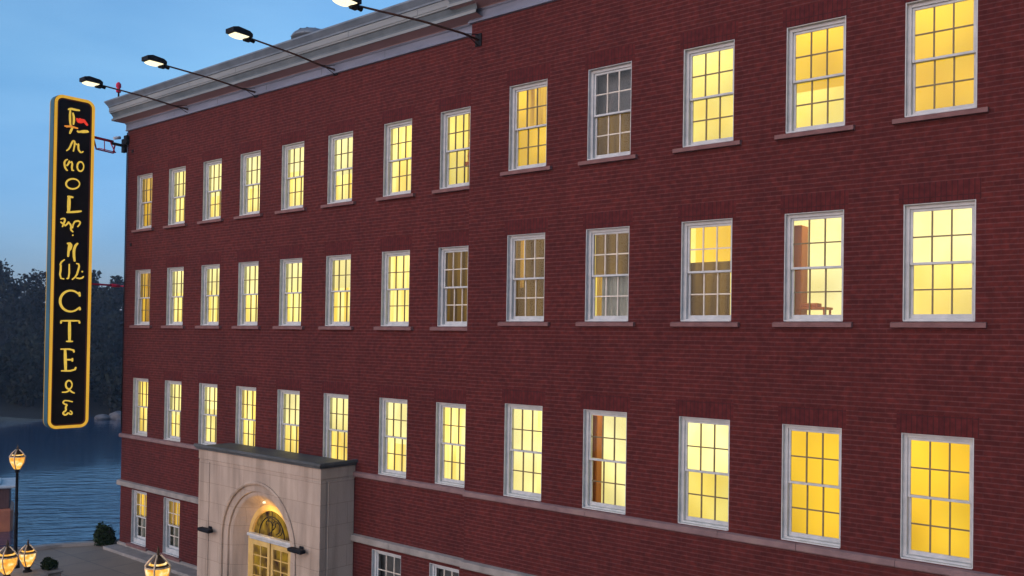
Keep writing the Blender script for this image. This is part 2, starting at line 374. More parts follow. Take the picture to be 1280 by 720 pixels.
def window(loc, rz, w, h, kind, sill=True, lintel=True, tall=False, label=None):
    key = (round(w,2), round(h,2), tall)
    lit = kind not in ('dark', 'darkblue', 'dark_amber', 'dark_strip', 'gold_over_dark', 'cold')
    mm = M['muntin_backlit'] if lit else M['muntin_light']
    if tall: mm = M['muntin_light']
    low = .05
    win = inst(key, 'window', [M['frame']], lambda: f_frame(w, h, .16 if tall else low), bld)
    place(win, loc, rz)
    dl = {'dark': 'unlit window with dim brown curtains', 'darkblue': 'unlit window with blue-grey panes above brown', 'dark_amber': 'dim amber-brown window', 'dark_strip': 'dim window with a bright strip and grey-green lower panes',
          'gold_over_dark': 'window golden above and brown below', 'table_room': 'bright window with a brown cabinet and small table inside', 'wardrobe': 'bright window with a brown cabinet inside', 'golden': 'window filled with deep golden light', 'cold': 'unlit window near the ground'}
    if kind in dl: win['label'] = dl[kind]
    lo = .16 if tall else low
    mid = lo+(h-CW-lo)*(.47 if tall else .5)
    r = 2
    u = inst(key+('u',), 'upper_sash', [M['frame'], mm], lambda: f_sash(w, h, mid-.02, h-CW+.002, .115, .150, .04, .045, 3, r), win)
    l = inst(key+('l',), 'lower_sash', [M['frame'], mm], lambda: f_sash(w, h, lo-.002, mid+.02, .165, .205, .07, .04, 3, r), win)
    g = inst(key, 'glass', [M['glass']], lambda: f_glass(w, h, [(mid, h-CW-.03, .128), (lo+.05, mid, .190)], 0, 0), win, fix=False)
    if sill:
        inst(key, 'sill', [M['sill']], lambda: sill_mb(w), win)
    if lintel:
        def fl():
            m = MB(); hh = .31; m.prism([(-.07, h), (w+.07, h), (w+.07, h+hh), (-.07, h+hh)], -.004, .03); return m
        inst(key, 'lintel', [M['soldier']], fl, win)
    W = dict(xa=-.48, xb=w+.48)
    def cur(m, xa, xb, z0, z1, y=.30, name='curtain', **k):
        return f_pleats(xa, xb, z0, z1, y, **k).build(name, m, win, fix=False)
    def shade(m, xa, xb, z0, z1, y=.27, name='roller_shade_or_backdrop'):
        return f_shade(xa, xb, z0, z1, y).build(name, m, win)
    def room(lampmat):
        return f_room(w, h).build('room_interior', [M['room'], M[lampmat]], win)
    ph = random.uniform(0, 6)
    if kind == 'cream':
        cut = random.uniform(-.05, .05)+w/2
        cur(M['cream'], -.5, w+.5, -.15, h+.15, per=random.uniform(.09,.15), ph=ph)
        if random.random() < .55:   # a brighter shade pulled half-way down over the curtain
            shade(M['white_shade'], -.3, w+.3, h*random.uniform(.42,.62), h+.1, .25)
    elif kind == 'amber':
        cur(M['amber'], -.5, w+.5, -.15, h+.15, per=.16, ph=ph)
    elif kind == 'paleyellow':
        shade(M['paleyellow'], -.3, w+.3, -.1, h+.12)
    elif kind == 'golden':
        shade(M['golden'], -.3, w+.3, -.1, h+.12)
    elif kind == 'white_top':
        shade(M['paleyellow'], -.3, w+.3, -.1, h+.12, .30)
        shade(M['white_shade'], -.3, w+.3, h*.5, h+.1, .25)
    elif kind == 'gold_pale':
        shade(M['golden'], -.3, w+.3, h*.42, h+.12, .26); shade(M['paleyellow'], -.3, w+.3, -.1, h+.12, .31)
    elif kind == 'pleat_side':
        shade(M['white_shade'], -.3, w*.72, -.1, h+.12, .30); cur(M['cream'], w*.70, w+.5, -.15, h+.15, .26, per=.1, ph=ph)
    elif kind == 'wardrobe':
        shade(M['white_shade'], -.40, w+.35, -.2, h+.2, .95)  # glowing sheet added behind the cabinet to stand for the bright room
        room('ceil_bright')
        f = MB(); f.box(-.22, .0, .50, .70, -.3, h-.16, bev=.01); f.box(-.20, -.12, .49, .50, -.2, h-.24, bev=.003); f.box(-.10, -.02, .49, .50, -.2, h-.24, bev=.003)
        f.build('cabinet', M['wood'], win)
    elif kind == 'table_room':
        shade(M['white_shade'], -.40, w+.35, -.2, h+.2, .95)  # added glowing backdrop, makes the room behind the furniture bright
        room('ceil_bright')
        f = MB(); f.box(-.35, .13, .45, .75, -.3, h-.15, bev=.01); f.box(-.30, .08, .44, .45, -.2, h-.25, bev=.003); f.build('cabinet', M['wood'], win)
        t = MB(); t.box(.02, .56, .42, .8, .22, .26, bev=.006)
        for x in (.04, .51):
            for y in (.45, .74): t.box(x, x+.03, y, y+.03, -.3, .22)
        t.box(.1, .4, .5, .7, .263, .33, bev=.01)
        t.build('side_table', M['wood'], win)
    elif kind == 'figure_room':
        room('ceil_gold')
        cur(M['paleyellow'], -.5, w*.62, -.15, h+.15, .32, per=.14, ph=ph)
        f = MB(); f.box(w*.72, w+.2, .5, .9, -.3, h-.1, bev=.01); f.build('cabinet', M['wood'], win)
        v = MB(); v.lathe([(.03,.62),(.08,.66),(.1,.76),(.06,.9),(.04,1.02),(.07,1.06)], 12, cx=w*.66, cy=.4); v.box(w*.5, w*.9, .3, .5, .54, .62); v.build('vase_on_shelf', M['wood'], win)
    elif kind == 'brown_blind':
        cur(M['amber'], .28, w+.5, h*.5, h+.15, .29, per=.2, ph=2)
        shade(M['golden'], -.4, w+.3, -.1, h+.12, .34)
    elif kind == 'dark':
        cur(M['dim_glow'], -.5, w+.5, -.15, h+.15, .32, per=.2, amp=.02, ph=ph)
        shade(M['paleyellow'], -.5, -.22, -.15, h*.5, .30, 'lit_gap')
    elif kind == 'darkblue':
        cur(M['dim_glow'], -.5, w+.5, -.15, h*.52, .32, per=.2, amp=.02, ph=ph)
        shade(M['golden'], -.5, .02, -.1, h*.5, .30, 'lit_gap')
        f = MB(); f.box(-.5, w+.5, .40, .42, -.1, h+.1); f.build('drawn_blind', M['slate'], win)
    elif kind == 'dark_amber':
        cur(M['dim_glow'], -.5, w+.5, -.15, h+.15, .34, per=.3, amp=.02, ph=ph)
        cur(M['amber'], -.5, .22, h*.4, h+.15, .32, per=.3, amp=.02, ph=1); shade(M['paleyellow'], -.5, -.10, -.15, h*.5, .30, 'lit_gap')
    elif kind == 'dark_strip':
        shade(M['paleyellow'], -.5, .14, -.1, h+.12, .36)
        cur(M['dim_glow'], .05, w+.5, h*.5, h+.15, .30, per=.3, amp=.015, ph=ph)
        cur(M['amber'], .05, .4, -.15, h*.5, .33, per=.2, amp=.02, ph=1)
        cur(M['grey_blind'], .22, w+.5, -.15, h*.5, .30, per=.12, amp=.02, name='slatted_blind')
    elif kind == 'gold_over_dark':
        shade(M['golden'], -.5, w+.3, h*.45, h+.12, .36)
        shade(M['paleyellow'], -.5, .12, -.1, h+.1, .33, 'lit_gap')
        shade(M['paleyellow'], w-.22, w+.3, -.1, h*.5, .35, 'lit_gap')
        cur(M['dim_glow'], .0, w-.16, -.15, h*.60, .29, per=.3, amp=.015, ph=ph)
    elif kind == 'french_a':
        cur(M['amber'], -.5, w+.5, h*.42, h+.1, .36, per=.2); cur(M['grey_blind'], -.5, w+.5, -.1, h*.5, .30, per=.15)
    elif kind == 'french_b':
        cur(M['amber'], -.5, w+.5, h*.42, h+.1, .36, per=.2); cur(M['grey_blind'], -.5, w+.5, -.1, h*.5, .30, per=.15)
    elif kind == 'cold':
        f = MB(); f.box(-.4, w+.5, .30, .32, -.1, h+.1); f.build('drawn_blind', M['slate'], win)
    return win
def sill_mb(w):
    m = MB(); x0, x1 = -.16, w+.16; hz = .092
    # sloping weathered top, drip nose
    P = [(-.085,-hz), (-.085,-.02), (.03,.0), (.03,-hz)]
    b = len(m.v)
    m.v += [(x0,y,z) for y,z in P]+[(x1,y,z) for y,z in P]
    m.f += [(b,b+1,b+2,b+3),(b+7,b+6,b+5,b+4)]+[(b+i, b+4+i, b+4+(i+1)%4, b+(i+1)%4) for i in range(4)]
    m.m += [0]*6; m.sm += [False]*6
    return m

# window table: rear wing (left edges in s), front wing (left edges in -x)
SL = [14.96, 12.96, 10.98, 9.04, 7.07, 5.09, 2.96, 1.04]
SR = [12.06, 10.05, 7.94, 5.99, 4.07]
WL, WR = .975, 1.0
ROWL = {1: (11.08, 1.77), 2: (7.95, 1.80), 3: (4.38, 1.85)}
ROWR = {1: (11.25, 1.81), 2: (8.06, 1.83), 3: (4.38, 1.95)}
KIND = {1: ['amber']+['cream']*6+['figure_room', 'brown_blind', 'darkblue', 'paleyellow', 'gold_pale', 'golden'],
        2: ['amber']+['cream']*6+['dark', 'dark_amber', 'dark_strip', 'gold_over_dark', 'table_room', 'white_top'],
        3: ['cream']*8+['pleat_side', 'wardrobe', 'white_top', 'golden', 'golden']}
EXTRA_R = [2.1, .1, -1.9]       # openings just past the right edge of the photograph
openL, openR = [], []
for r in (1, 2, 3):
    zb, h = ROWL[r]
    for i, s in enumerate(SL):
        wd = WL-(.05 if i == 7 else 0)
        window(LW(s, 0, zb), -AN, wd, h, KIND[r][i], sill=(r < 3))
        openL.append((-s, -s+wd, zb, zb+h))
    zb, h = ROWR[r]
    for i, s in enumerate(SR+EXTRA_R[:1]):
        k = KIND[r][8+i] if i < 5 else 'golden'
        wd = WR+(.03 if i == 4 else 0)
        window((-s, 0, zb), 0, wd, h, k, sill=(r < 3))
        openR.append((-s, -s+wd, zb, zb+h))
for s, k in ((14.9, 'french_a'), (12.89, 'french_b')):
    window(LW(s, 0, .86), -AN, .96, 1.73, k, sill=True, lintel=False, tall=True)
    openL.append((-s, -s+.96, .86, 2.59))
for s, wd in ((3.14, 1.03), (1.17, .93)):
    window(LW(s, 0, .80), -AN, wd, 1.76, 'cold', sill=True, lintel=False)
    openL.append((-s, -s+wd, .80, 2.56))
for s in (11.2, 9.0, 6.9, 5.0):
    window((-s, 0, .80), 0, 1.0, 1.7, 'cold', sill=True, lintel=False)
    openR.append((-s, -s+1.0, .80, 2.50))

def wall_mb(x0, x1, z0, z1, ops):
    m = MB()
    xs = sorted(set([x0, x1]+[o[0] for o in ops]+[o[1] for o in ops])); zs = sorted(set([z0, z1]+[o[2] for o in ops]+[o[3] for o in ops]))
    for i in range(len(xs)-1):
        for j in range(len(zs)-1):
            cx, cz = (xs[i]+xs[i+1])/2, (zs[j]+zs[j+1])/2
            if any(a < cx < b and c < cz < d for a, b, c, d in ops): continue
            m.face([(xs[i],0,zs[j]),(xs[i+1],0,zs[j]),(xs[i+1],0,zs[j+1]),(xs[i],0,zs[j+1])])
    for a, b, c, d in ops:
        y = RD
        m.face([(a,0,c),(a,y,c),(a,y,d),(a,0,d)]); m.face([(b,0,c),(b,0,d),(b,y,d),(b,y,c)])
        m.face([(a,0,d),(a,y,d),(b,y,d),(b,0,d)]); m.face([(a,0,c),(b,0,c),(b,y,c),(a,y,c)])
    return m
DEEP = 14.0
CS = 15.65
XR = 6.0
ml = wall_mb(-CS, 0, GZ-.3, 14.62, openL)
ml.face([(-CS,0,GZ-.3),(-CS,DEEP,GZ-.3),(-CS,DEEP,14.9),(-CS,0,14.9)])          # west end wall
wl = place(ml.build('rear_wing_wall', M['brick'], bld, fix=False), LW(0,0,0), -AN)
mr = wall_mb(X0, XR, GZ-.3, 14.83, openR)
mr.face([(X0,0,GZ-.3),(X0,0,14.83),(X0,.5,14.83),(X0,.5,GZ-.3)])
mr.face([(XR,0,GZ-.3),(XR,DEEP,GZ-.3),(XR,DEEP,14.9),(XR,0,14.9)])
mr.face([(XR,DEEP,GZ-.3),(-30,DEEP+.6,GZ-.3),(-30,DEEP+.6,14.9),(XR,DEEP,14.9)])
wr = place(mr.build('front_wing_wall', M['brick'], bld, fix=False), (0,0,0))
m = MB(); m.box(-CS, .02, .15, DEEP, 14.9, 15.0); place(m.build('roof', M['roof'], bld), LW(0,0,0), -AN)
m = MB(); m.box(X0-.05, XR, .1, DEEP, 15.1, 15.2); place(m.build('roof', M['roof'], bld), (0,0,0))
# inner floors and a spine wall keep the rooms apart
m = MB()
for z in (3.2, 7.1, 10.4, 14.3): m.box(-28.5, XR-.1, 1.9, 9, z, z+.15)
m.box(-28.5, XR-.1, 1.85, 1.9, GZ, 14.6)
place(m.build('inner_floors', M['roof'], bld), (0,0,0))

# cornice: profile (projection, height) swept along the wall, mitred round the west corner
PROF = [(0,14.40,0),(.055,14.41,0),(.06,14.44,0),(.045,14.46,0),(.045,14.62,0),(.07,14.64,0),(.075,14.67,1),
        (.10,14.685,1),(.36,14.73,2),(.385,14.735,2),(.385,14.80,3),(.35,14.82,3),(.35,14.86,3),(.40,14.97,2),(.43,14.98,2),(.43,15.02,2),(.445,15.025,2),
        (.445,15.17,3),(.465,15.18,4),(.475,15.22,4),(.53,15.30,4),(.56,15.34,4),(.56,15.38,4),(.40,15.41,4),(-.6,15.46,4)]
CM = [M['frieze'], M['soffit'], M['fascia'], M['cove'], M['crown']]
def cornice(xl, xr, dz, ret=3.0):
    m = MB()
    for (p, z, a), (q, y, b) in zip(PROF, PROF[1:]):
        z += dz; y += dz
        n = max(1, int((xr-xl)/2.4))
        m.face([(xl-p,-p,z),(xr,-p,z),(xr,-q,y),(xl-q,-q,y)], a)
        m.face([(xl-p,ret,z),(xl-p,-p,z),(xl-q,-q,y),(xl-q,ret,y)], a)
    # joints between the lengths of fascia and crown
    x = xl+2.1
    while x < xr:
        m.box(x, x+.012, -.4485, -.44, 15.03+dz, 15.17+dz, 3); m.box(x+.9, x+.914, -.0485, -.04, 14.465+dz, 14.615+dz, 3); x += 2.43
    return m
place(cornice(-CS, .35, 0, DEEP).build('rear_wing_cornice', CM, bld), LW(0,0,0), -AN)
place(cornice(X0-.02, XR, .215, .7).build('front_wing_cornice', CM, bld), (0,0,0))
# brick pilaster strip and stub plates above the joint

# stone courses
def course(x0, x1, pr, z0, z1, slope=.03):
    m = MB(); x = x0
    while x < x1-.01:
        e = min(x1, x+random.uniform(1.3,1.7)); j = random.uniform(-.004,.004)
        P = [(.02,z0),(-pr+.02+j,z0),(-pr+j,z0+.02),(-pr+j,z1-slope),(-pr+.01+j,z1-slope+.008),(.02,z1)]
        b = len(m.v); n = 6
        m.v += [(x+.003,y,z) for y,z in P]+[(e-.003,y,z) for y,z in P]
        m.f += [tuple(b+i for i in range(n)), tuple(b+n+i for i in reversed(range(n)))]+[(b+i, b+n+i, b+n+(i+1)%n, b+(i+1)%n) for i in range(n)]
        m.m += [0]*(n+2); m.sm += [False]*(n+2)
        x = e
    return m
for nm, a, b, z0, z1, mt, pr in (('sill_course', -CS-.05, -9.2, 4.24, 4.375, 'belt', .075), ('sill_course', -3.8, 0, 4.24, 4.375, 'belt', .075),
        ('string_course', -CS-.08, -9.2, 2.66, 2.84, 'belt_grey', .11), ('string_course', -3.8, .0, 2.66, 2.84, 'belt_grey', .11),
        ('plinth', -CS-.06, -9.2, GZ-.2, .80, 'belt_grey', .06), ('plinth', -3.8, .0, GZ-.2, .80, 'belt_grey', .06)):
    place(course(a, b, pr, z0, z1).build(nm, M[mt], bld), LW(0,0,0), -AN)
place(course(X0-.0, XR, .075, 4.235, 4.372).build('sill_course', M['belt'], bld), (0,0,0))
place(course(X0-.0, XR, .12, 2.68, 2.86).build('string_course', M['belt_grey'], bld), (0,0,0))
place(course(X0-.0, XR, .06, GZ-.2, .80).build('plinth', M['belt_grey'], bld), (0,0,0))
# small iron anchor plates and a vent seen on the brick
m = MB()
for s, z in ((15.3,13.7),(15.3,10.6)): m.box(-s-.05,-s+.05,-.02,.0,z-.05,z+.05)
place(m.build('wall_anchor', M['black_metal'], bld), LW(0,0,0), -AN)
# conduit down the west corner
m = MB(); m.tube([(-CS+.06,-.05,14.35),(-CS+.06,-.05,4.45)], .018, 6); m.box(-CS-.06, -CS+.12, -.12, -.0, 13.95, 14.25, bev=.01)
place(m.build('conduit', M['black_metal'], bld), LW(0,0,0), -AN)

# ------------------------------------------------------------------ portico (part of the building)
PS0, PS1, PL = 3.83, 9.13, 1.03         # along the wall, projection
AC, AZ, RO, RI, RDR, DL = 6.40, 2.27, 1.66, 1.27, 1.0, .60
def arch_pts(r, cz=AZ, n=24, base=GZ):
    P = [(-(AC+r), base)]+[(-(AC)-r*math.cos(math.pi*i/n), cz+r*math.sin(math.pi*i/n)) for i in range(n+1)]+[(-(AC-r), base)]
    return P
m = MB()
zt = 4.46; x0, x1 = -PS1, -PS0; xi0, xi1 = x0+.03, x1-.03
A = arch_pts(RO)
# front face with the arched hole (fan of quads to the rectangle)
def on_rect(p):
    cx, cz = -AC, AZ
    if p[1] <= AZ+1e-6 : return (x0 if p[0] < cx else x1, p[1])
    dx, dz = p[0]-cx, p[1]-cz
    t = min(((x0-cx)/dx if dx < -1e-6 else 1e9), ((x1-cx)/dx if dx > 1e-6 else 1e9), (zt-cz)/dz)
    return (cx+dx*t, cz+dz*t)
yf = -PL
for a, b in zip(A, A[1:]):
    qa, qb = on_rect(a), on_rect(b)
    pts = [(a[0],yf,a[1]),(b[0],yf,b[1]),(qb[0],yf,qb[1])]
    for cxn in (x0, x1):
        lo, hi = sorted((qa[0], qb[0]))
        if abs(qa[0]-qb[0]) > 1e-6 and abs(qa[1]-qb[1]) > 1e-6: pts.append((x0 if a[0] < -AC else x1, yf, zt)); break
    pts.append((qa[0],yf,qa[1])); m.face(pts)
m.face([(x1,yf,GZ-.2),(x1,.1,GZ-.2),(x1,.1,zt),(x1,yf,zt)]); m.face([(x0,yf,GZ-.2),(x0,.1,GZ-.2),(x0,.1,zt),(x0,yf,zt)])
m.face([(x0,yf,zt),(x1,yf,zt),(x1,.1,zt),(x0,.1,zt)])
port = m.build('portico', M['limestone'], bld, fix=False); place(port, LW(0,0,0), -AN)
m = MB()            # stepped archivolt and splayed reveal
rings = [(RO,PL+.0),(RO,PL+.035),(RO-.05,PL+.045),(RO-.09,PL+.02),(RO-.09,PL-.03),(RO-.13,PL-.035),(RI+.12,PL-.05),(RI+.11,PL-.10),(RI+.05,PL-.10),(RI,PL-.12),(RDR,DL)]
rp = [arch_pts(r) for r, L in rings]
for k in range(len(rings)-1):
    for i in range(len(rp[0])-1):
        a, b = rp[k][i], rp[k][i+1]; c, d = rp[k+1][i], rp[k+1][i+1]
        m.face([(a[0],-rings[k][1],a[1]),(b[0],-rings[k][1],b[1]),(d[0],-rings[k+1][1],d[1]),(c[0],-rings[k+1][1],c[1])], 0, False)
m.build('arch_surround', M['limestone'], port)
m = MB()            # flat band, corner pilasters, side panel
m.box(x0-.03, x1+.03, yf-.03, .05, 4.26, 4.527, bev=.01); m.box(x0-.012, x1+.012, yf-.012, .05, 4.20, 4.258)
m.box(x0-.02, x0+.5, yf-.022, yf+.02, GZ, 4.198, bev=.008); m.box(x1-.5, x1+.02, yf-.022, yf+.16, GZ, 4.198, bev=.008)
m.box(x1-.01, x1+.02, yf+.22, -.02, GZ, 4.198, bev=.008)
m.build('frieze_band', M['limestone'], port)
m = MB(); m.box(x0-.08, x1+.08, yf-.09, .0, 4.528, 4.56, bev=.01); m.box(x0-.10, x1+.10, yf-.11, .0, 4.562, 4.60, bev=.01)
m.box(x0-.13, x1+.13, yf-.14, yf-.04, 4.59, 4.665, bev=.012); m.box(x1+.03, x1+.13, yf-.04, -.0, 4.59, 4.665, bev=.012)
m.build('cap', M['slate'], port)
# door set: fanlight, transom and doors in a warm ochre frame
ochre = mat('ochre_door_paint', (.62,.42,.14), (.48,.31,.09), .5, 4)
fan_glass = glow_mat('fanlight_glow', (.85,.50,.05), (.05,.02,.03), .62, 'flat')
for n_ in fan_glass.node_tree.nodes:
    if n_.bl_idname == 'ShaderNodeTexNoise' and n_.inputs['Detail'].default_value > 2: n_.inputs['Scale'].default_value = 3.2
m = MB()
for r0, r1, L0, L1 in ((RDR+.01, RDR-.13, DL, DL-.02), (RDR-.13, RDR-.16, DL-.02, DL-.06)):
    A0, A1 = arch_pts(r0), arch_pts(r1)
    for i in range(len(A0)-1):
        a, b, c, d = A0[i], A0[i+1], A1[i], A1[i+1]
        m.face([(a[0],-L0,a[1]),(b[0],-L0,b[1]),(d[0],-L0,d[1]),(c[0],-L0,c[1])]); m.face([(c[0],-L0,c[1]),(d[0],-L0,d[1]),(d[0],-L1,d[1]),(c[0],-L1,c[1])])
m.build('door_frame', ochre, port)
m = MB(); m.lathe([(.04,3.345),(.045,3.36),(.03,3.39)], 12, cx=-AC, cy=-(DL+.22)); m.build('entrance_lamp', M['lamp_glass'], port)
ld = bpy.data.lights.new('entrance_light', 'POINT'); ld.energy = 5.5; ld.color = (1,.55,.12); ld.shadow_soft_size = .08
lo = bpy.data.objects.new('entrance_glow', ld); COL.objects.link(lo); lo.parent = port; lo.location = (-AC, -(DL+.22), 3.0)
m = MB(); r = RDR-.14
P = [(-AC-r*math.cos(math.pi*i/20), 2.40+(AZ-2.40)+r*math.sin(math.pi*i/20)) for i in range(21)]
m.face([(x, -DL+.06, z) for x, z in P]+[(-AC+r,-DL+.06,GZ),(-AC-r,-DL+.06,GZ)])
m.build('door_glass', fan_glass, port)
m = MB()
for a0, r0 in ((.9,.34),(1.9,.4),(2.5,.3),(1.4,.62)):     # scrolled tracery
    cx_, cz_ = -AC-.45*math.cos(a0)*r0*2, AZ+.35+.3*r0
    m.tube([(cx_-math.cos(t*.5)*(.05+.03*t), -DL+.03, cz_+math.sin(t*.5)*(.05+.02*t)) for t in range(10)], .013, 5)
m.tube([(-AC, -DL+.03, AZ+.16), (-AC, -DL+.03, AZ+r-.02)], .012, 6)
m.tube([(-AC-.55*math.cos(math.pi*i/12), -DL+.03, AZ+.14+.55*math.sin(math.pi*i/12)) for i in range(13)], .016, 6)
m.build('fanlight_bars', M['black_metal'], port)
m = MB(); m.box(-AC-RDR+.06, -AC+RDR-.0, -DL-.10, -DL+.05, 2.36, 2.44, bev=.012); m.box(-AC-RDR+.10, -AC+RDR-.05, -DL-.04, -DL+.04, 2.28, 2.357, bev=.01)
m.build('transom', M['frame'], port)
for sx in (-1, 1):
    m = MB(); a, b = sorted((-AC+sx*.03, -AC+sx*.86))
    for p, q in ((a, a+.10), (b-.10, b)): m.box(p, q, -DL-.01, -DL+.04, GZ, 2.27, bev=.006)
    m.box(a+.1, b-.1, -DL-.01, -DL+.04, 2.14, 2.268); m.box(a+.1, b-.1, -DL-.01, -DL+.04, GZ+.02, GZ+.35)
    m.box((a+b)/2-.014, (a+b)/2+.014, -DL+.0, -DL+.03, GZ+.35, 2.14)
    for z in (1.33, 1.6, 1.87): m.box(a+.1, b-.1, -DL+.002, -DL+.028, z-.012, z+.012)
    m.build('door', ochre, port)
m = MB(); m.box(-AC-1.9, -AC+1.9, -PL-1.1, -PL+.5, GZ-.1, GZ+.10, bev=.02); place(m.build('door_step', M['belt_grey'], bld), LW(0,0,0), -AN)

# dark lamps on the portico face
for k, (s, z) in enumerate(((8.52, 2.40), (4.50, 2.50))):
    t = empty('wall_lamp', LW(s, PL+.02, z), -AN)
    tag(t, ('dark unlit box lamp on the left pier of the stone portico', 'dark unlit box lamp on the stone right of the arched door')[k], 'wall lamp', 'dark lamps on the portico')
    m = MB(); m.box(-.27, .27, -.24, -.07, -.045, .045, bev=.02); m.box(-.22, .22, -.21, -.10, -.056, -.046); m.build('lamp_head', M['black_metal'], t)
    m = MB(); m.tube([(0,0,-.02),(0,-.1,0)], .03, 8); m.box(-.07, .07, -.02, .0, -.1, .08, bev=.005); m.build('bracket', M['black_metal'], t)

# ------------------------------------------------------------------ floodlights on long arms
def flood(s, z, L, label, front=False, drop=0.0):
    loc = Vector((-s, 0, z)) if front else LW(s, 0, z)
    t = empty('floodlight', loc, 0 if front else -AN)
    tag(t, label, 'floodlight', 'floodlights on long arms over the facade')
    m = MB(); m.tube([(0,-.02,0),(0,-.5,.01),(0,-L*.5,.03-drop*.4),(0,-L+.05,-drop)], [.028,.026,.024,.022], 8)
    m.build('arm', M['rust_arm'], t)
    m = MB(); m.box(-.09, .09, -.03, 0, -.14, .14, bev=.006); m.tube([(0,-.03,.12),(0,-.45,.02)], .010, 6); m.tube([(0,-.03,-.12),(0,-.35,.0)], .010, 6)
    m.build('wall_plate', M['black_metal'], t)
    h = MB()
    # shoebox head, tapering from the knuckle to the front lip
    y0, y1 = -L-.02, -L-.54
    pr = [(y0,-.02),(y0,.06),(y0-.08,.11),(y0-.38,.14),(y1,.10),(y1,-.0)]
    b = len(h.v); n = len(pr)
    h.v += [(-.16,y,zz-drop) for y,zz in pr]+[(.16,y,zz-drop) for y,zz in pr]
    h.f += [tuple(b+i for i in range(n)), tuple(b+n+i for i in reversed(range(n)))]+[(b+i, b+n+i, b+n+(i+1)%n, b+(i+1)%n) for i in range(n)]
    h.m += [0]*(n+2); h.sm += [False]*(n+2)
    h.tube([(0,-L+.12,-.05-drop),(0,-L-.10,.0-drop)], [.045,.06], 10)
    h.box(-.05, .05, -L-.16, -L+.0, -.10-drop, -.03-drop, bev=.01)
    hd = h.build('lamp_head', M['black_metal'], t)
    m = MB(); P = []
    for i in range(13):
        a = math.pi*i/12; P.append((-L-.29-.19*math.cos(a), -.012-.05*math.sin(a)))
    b = len(m.v); n = len(P); m.v += [(-.135,y,zz-drop) for y,zz in P]+[(.135,y,zz-drop) for y,zz in P]
    m.f += [tuple(b+i for i in range(n)), tuple(b+n+i for i in reversed(range(n)))]+[(b+i, b+n+i, b+n+(i+1)%n, b+(i+1)%n) for i in range(n)]
    m.m += [0]*(n+2); m.sm += [False]*(n+2)
    m.build('lens', M['lamp_glass'], hd)
    ld = bpy.data.lights.new('floodlight_beam', 'SPOT'); ld.energy = 16; ld.color = (1,.78,.5); ld.spot_size = R_(120); ld.spot_blend = .8; ld.shadow_soft_size = .12
    lo = bpy.data.objects.new('beam', ld); COL.objects.link(lo); lo.parent = t; lo.location = (0,-L-.3,-.13-drop); lo.rotation_euler = (R_(28),0,0)
    return t
flood(12.95, 14.22, 3.5, 'floodlight on the arm fixed beside the brick step, its head cut by the top edge', front=True, drop=.28)
flood(4.83, 14.50, 2.55, 'lit black floodlight second from the right, high above the middle of the cornice', drop=-.14)
flood(8.32, 14.50, 2.75, 'lit black floodlight between the outermost one and the highest complete one', drop=-.10)
flood(11.85, 14.56, 2.72, 'outermost floodlight, close above the black sign at the building corner', drop=-.13)
FL = [o for o in COL.objects if o.name.startswith('floodlight') and o.type == 'EMPTY']

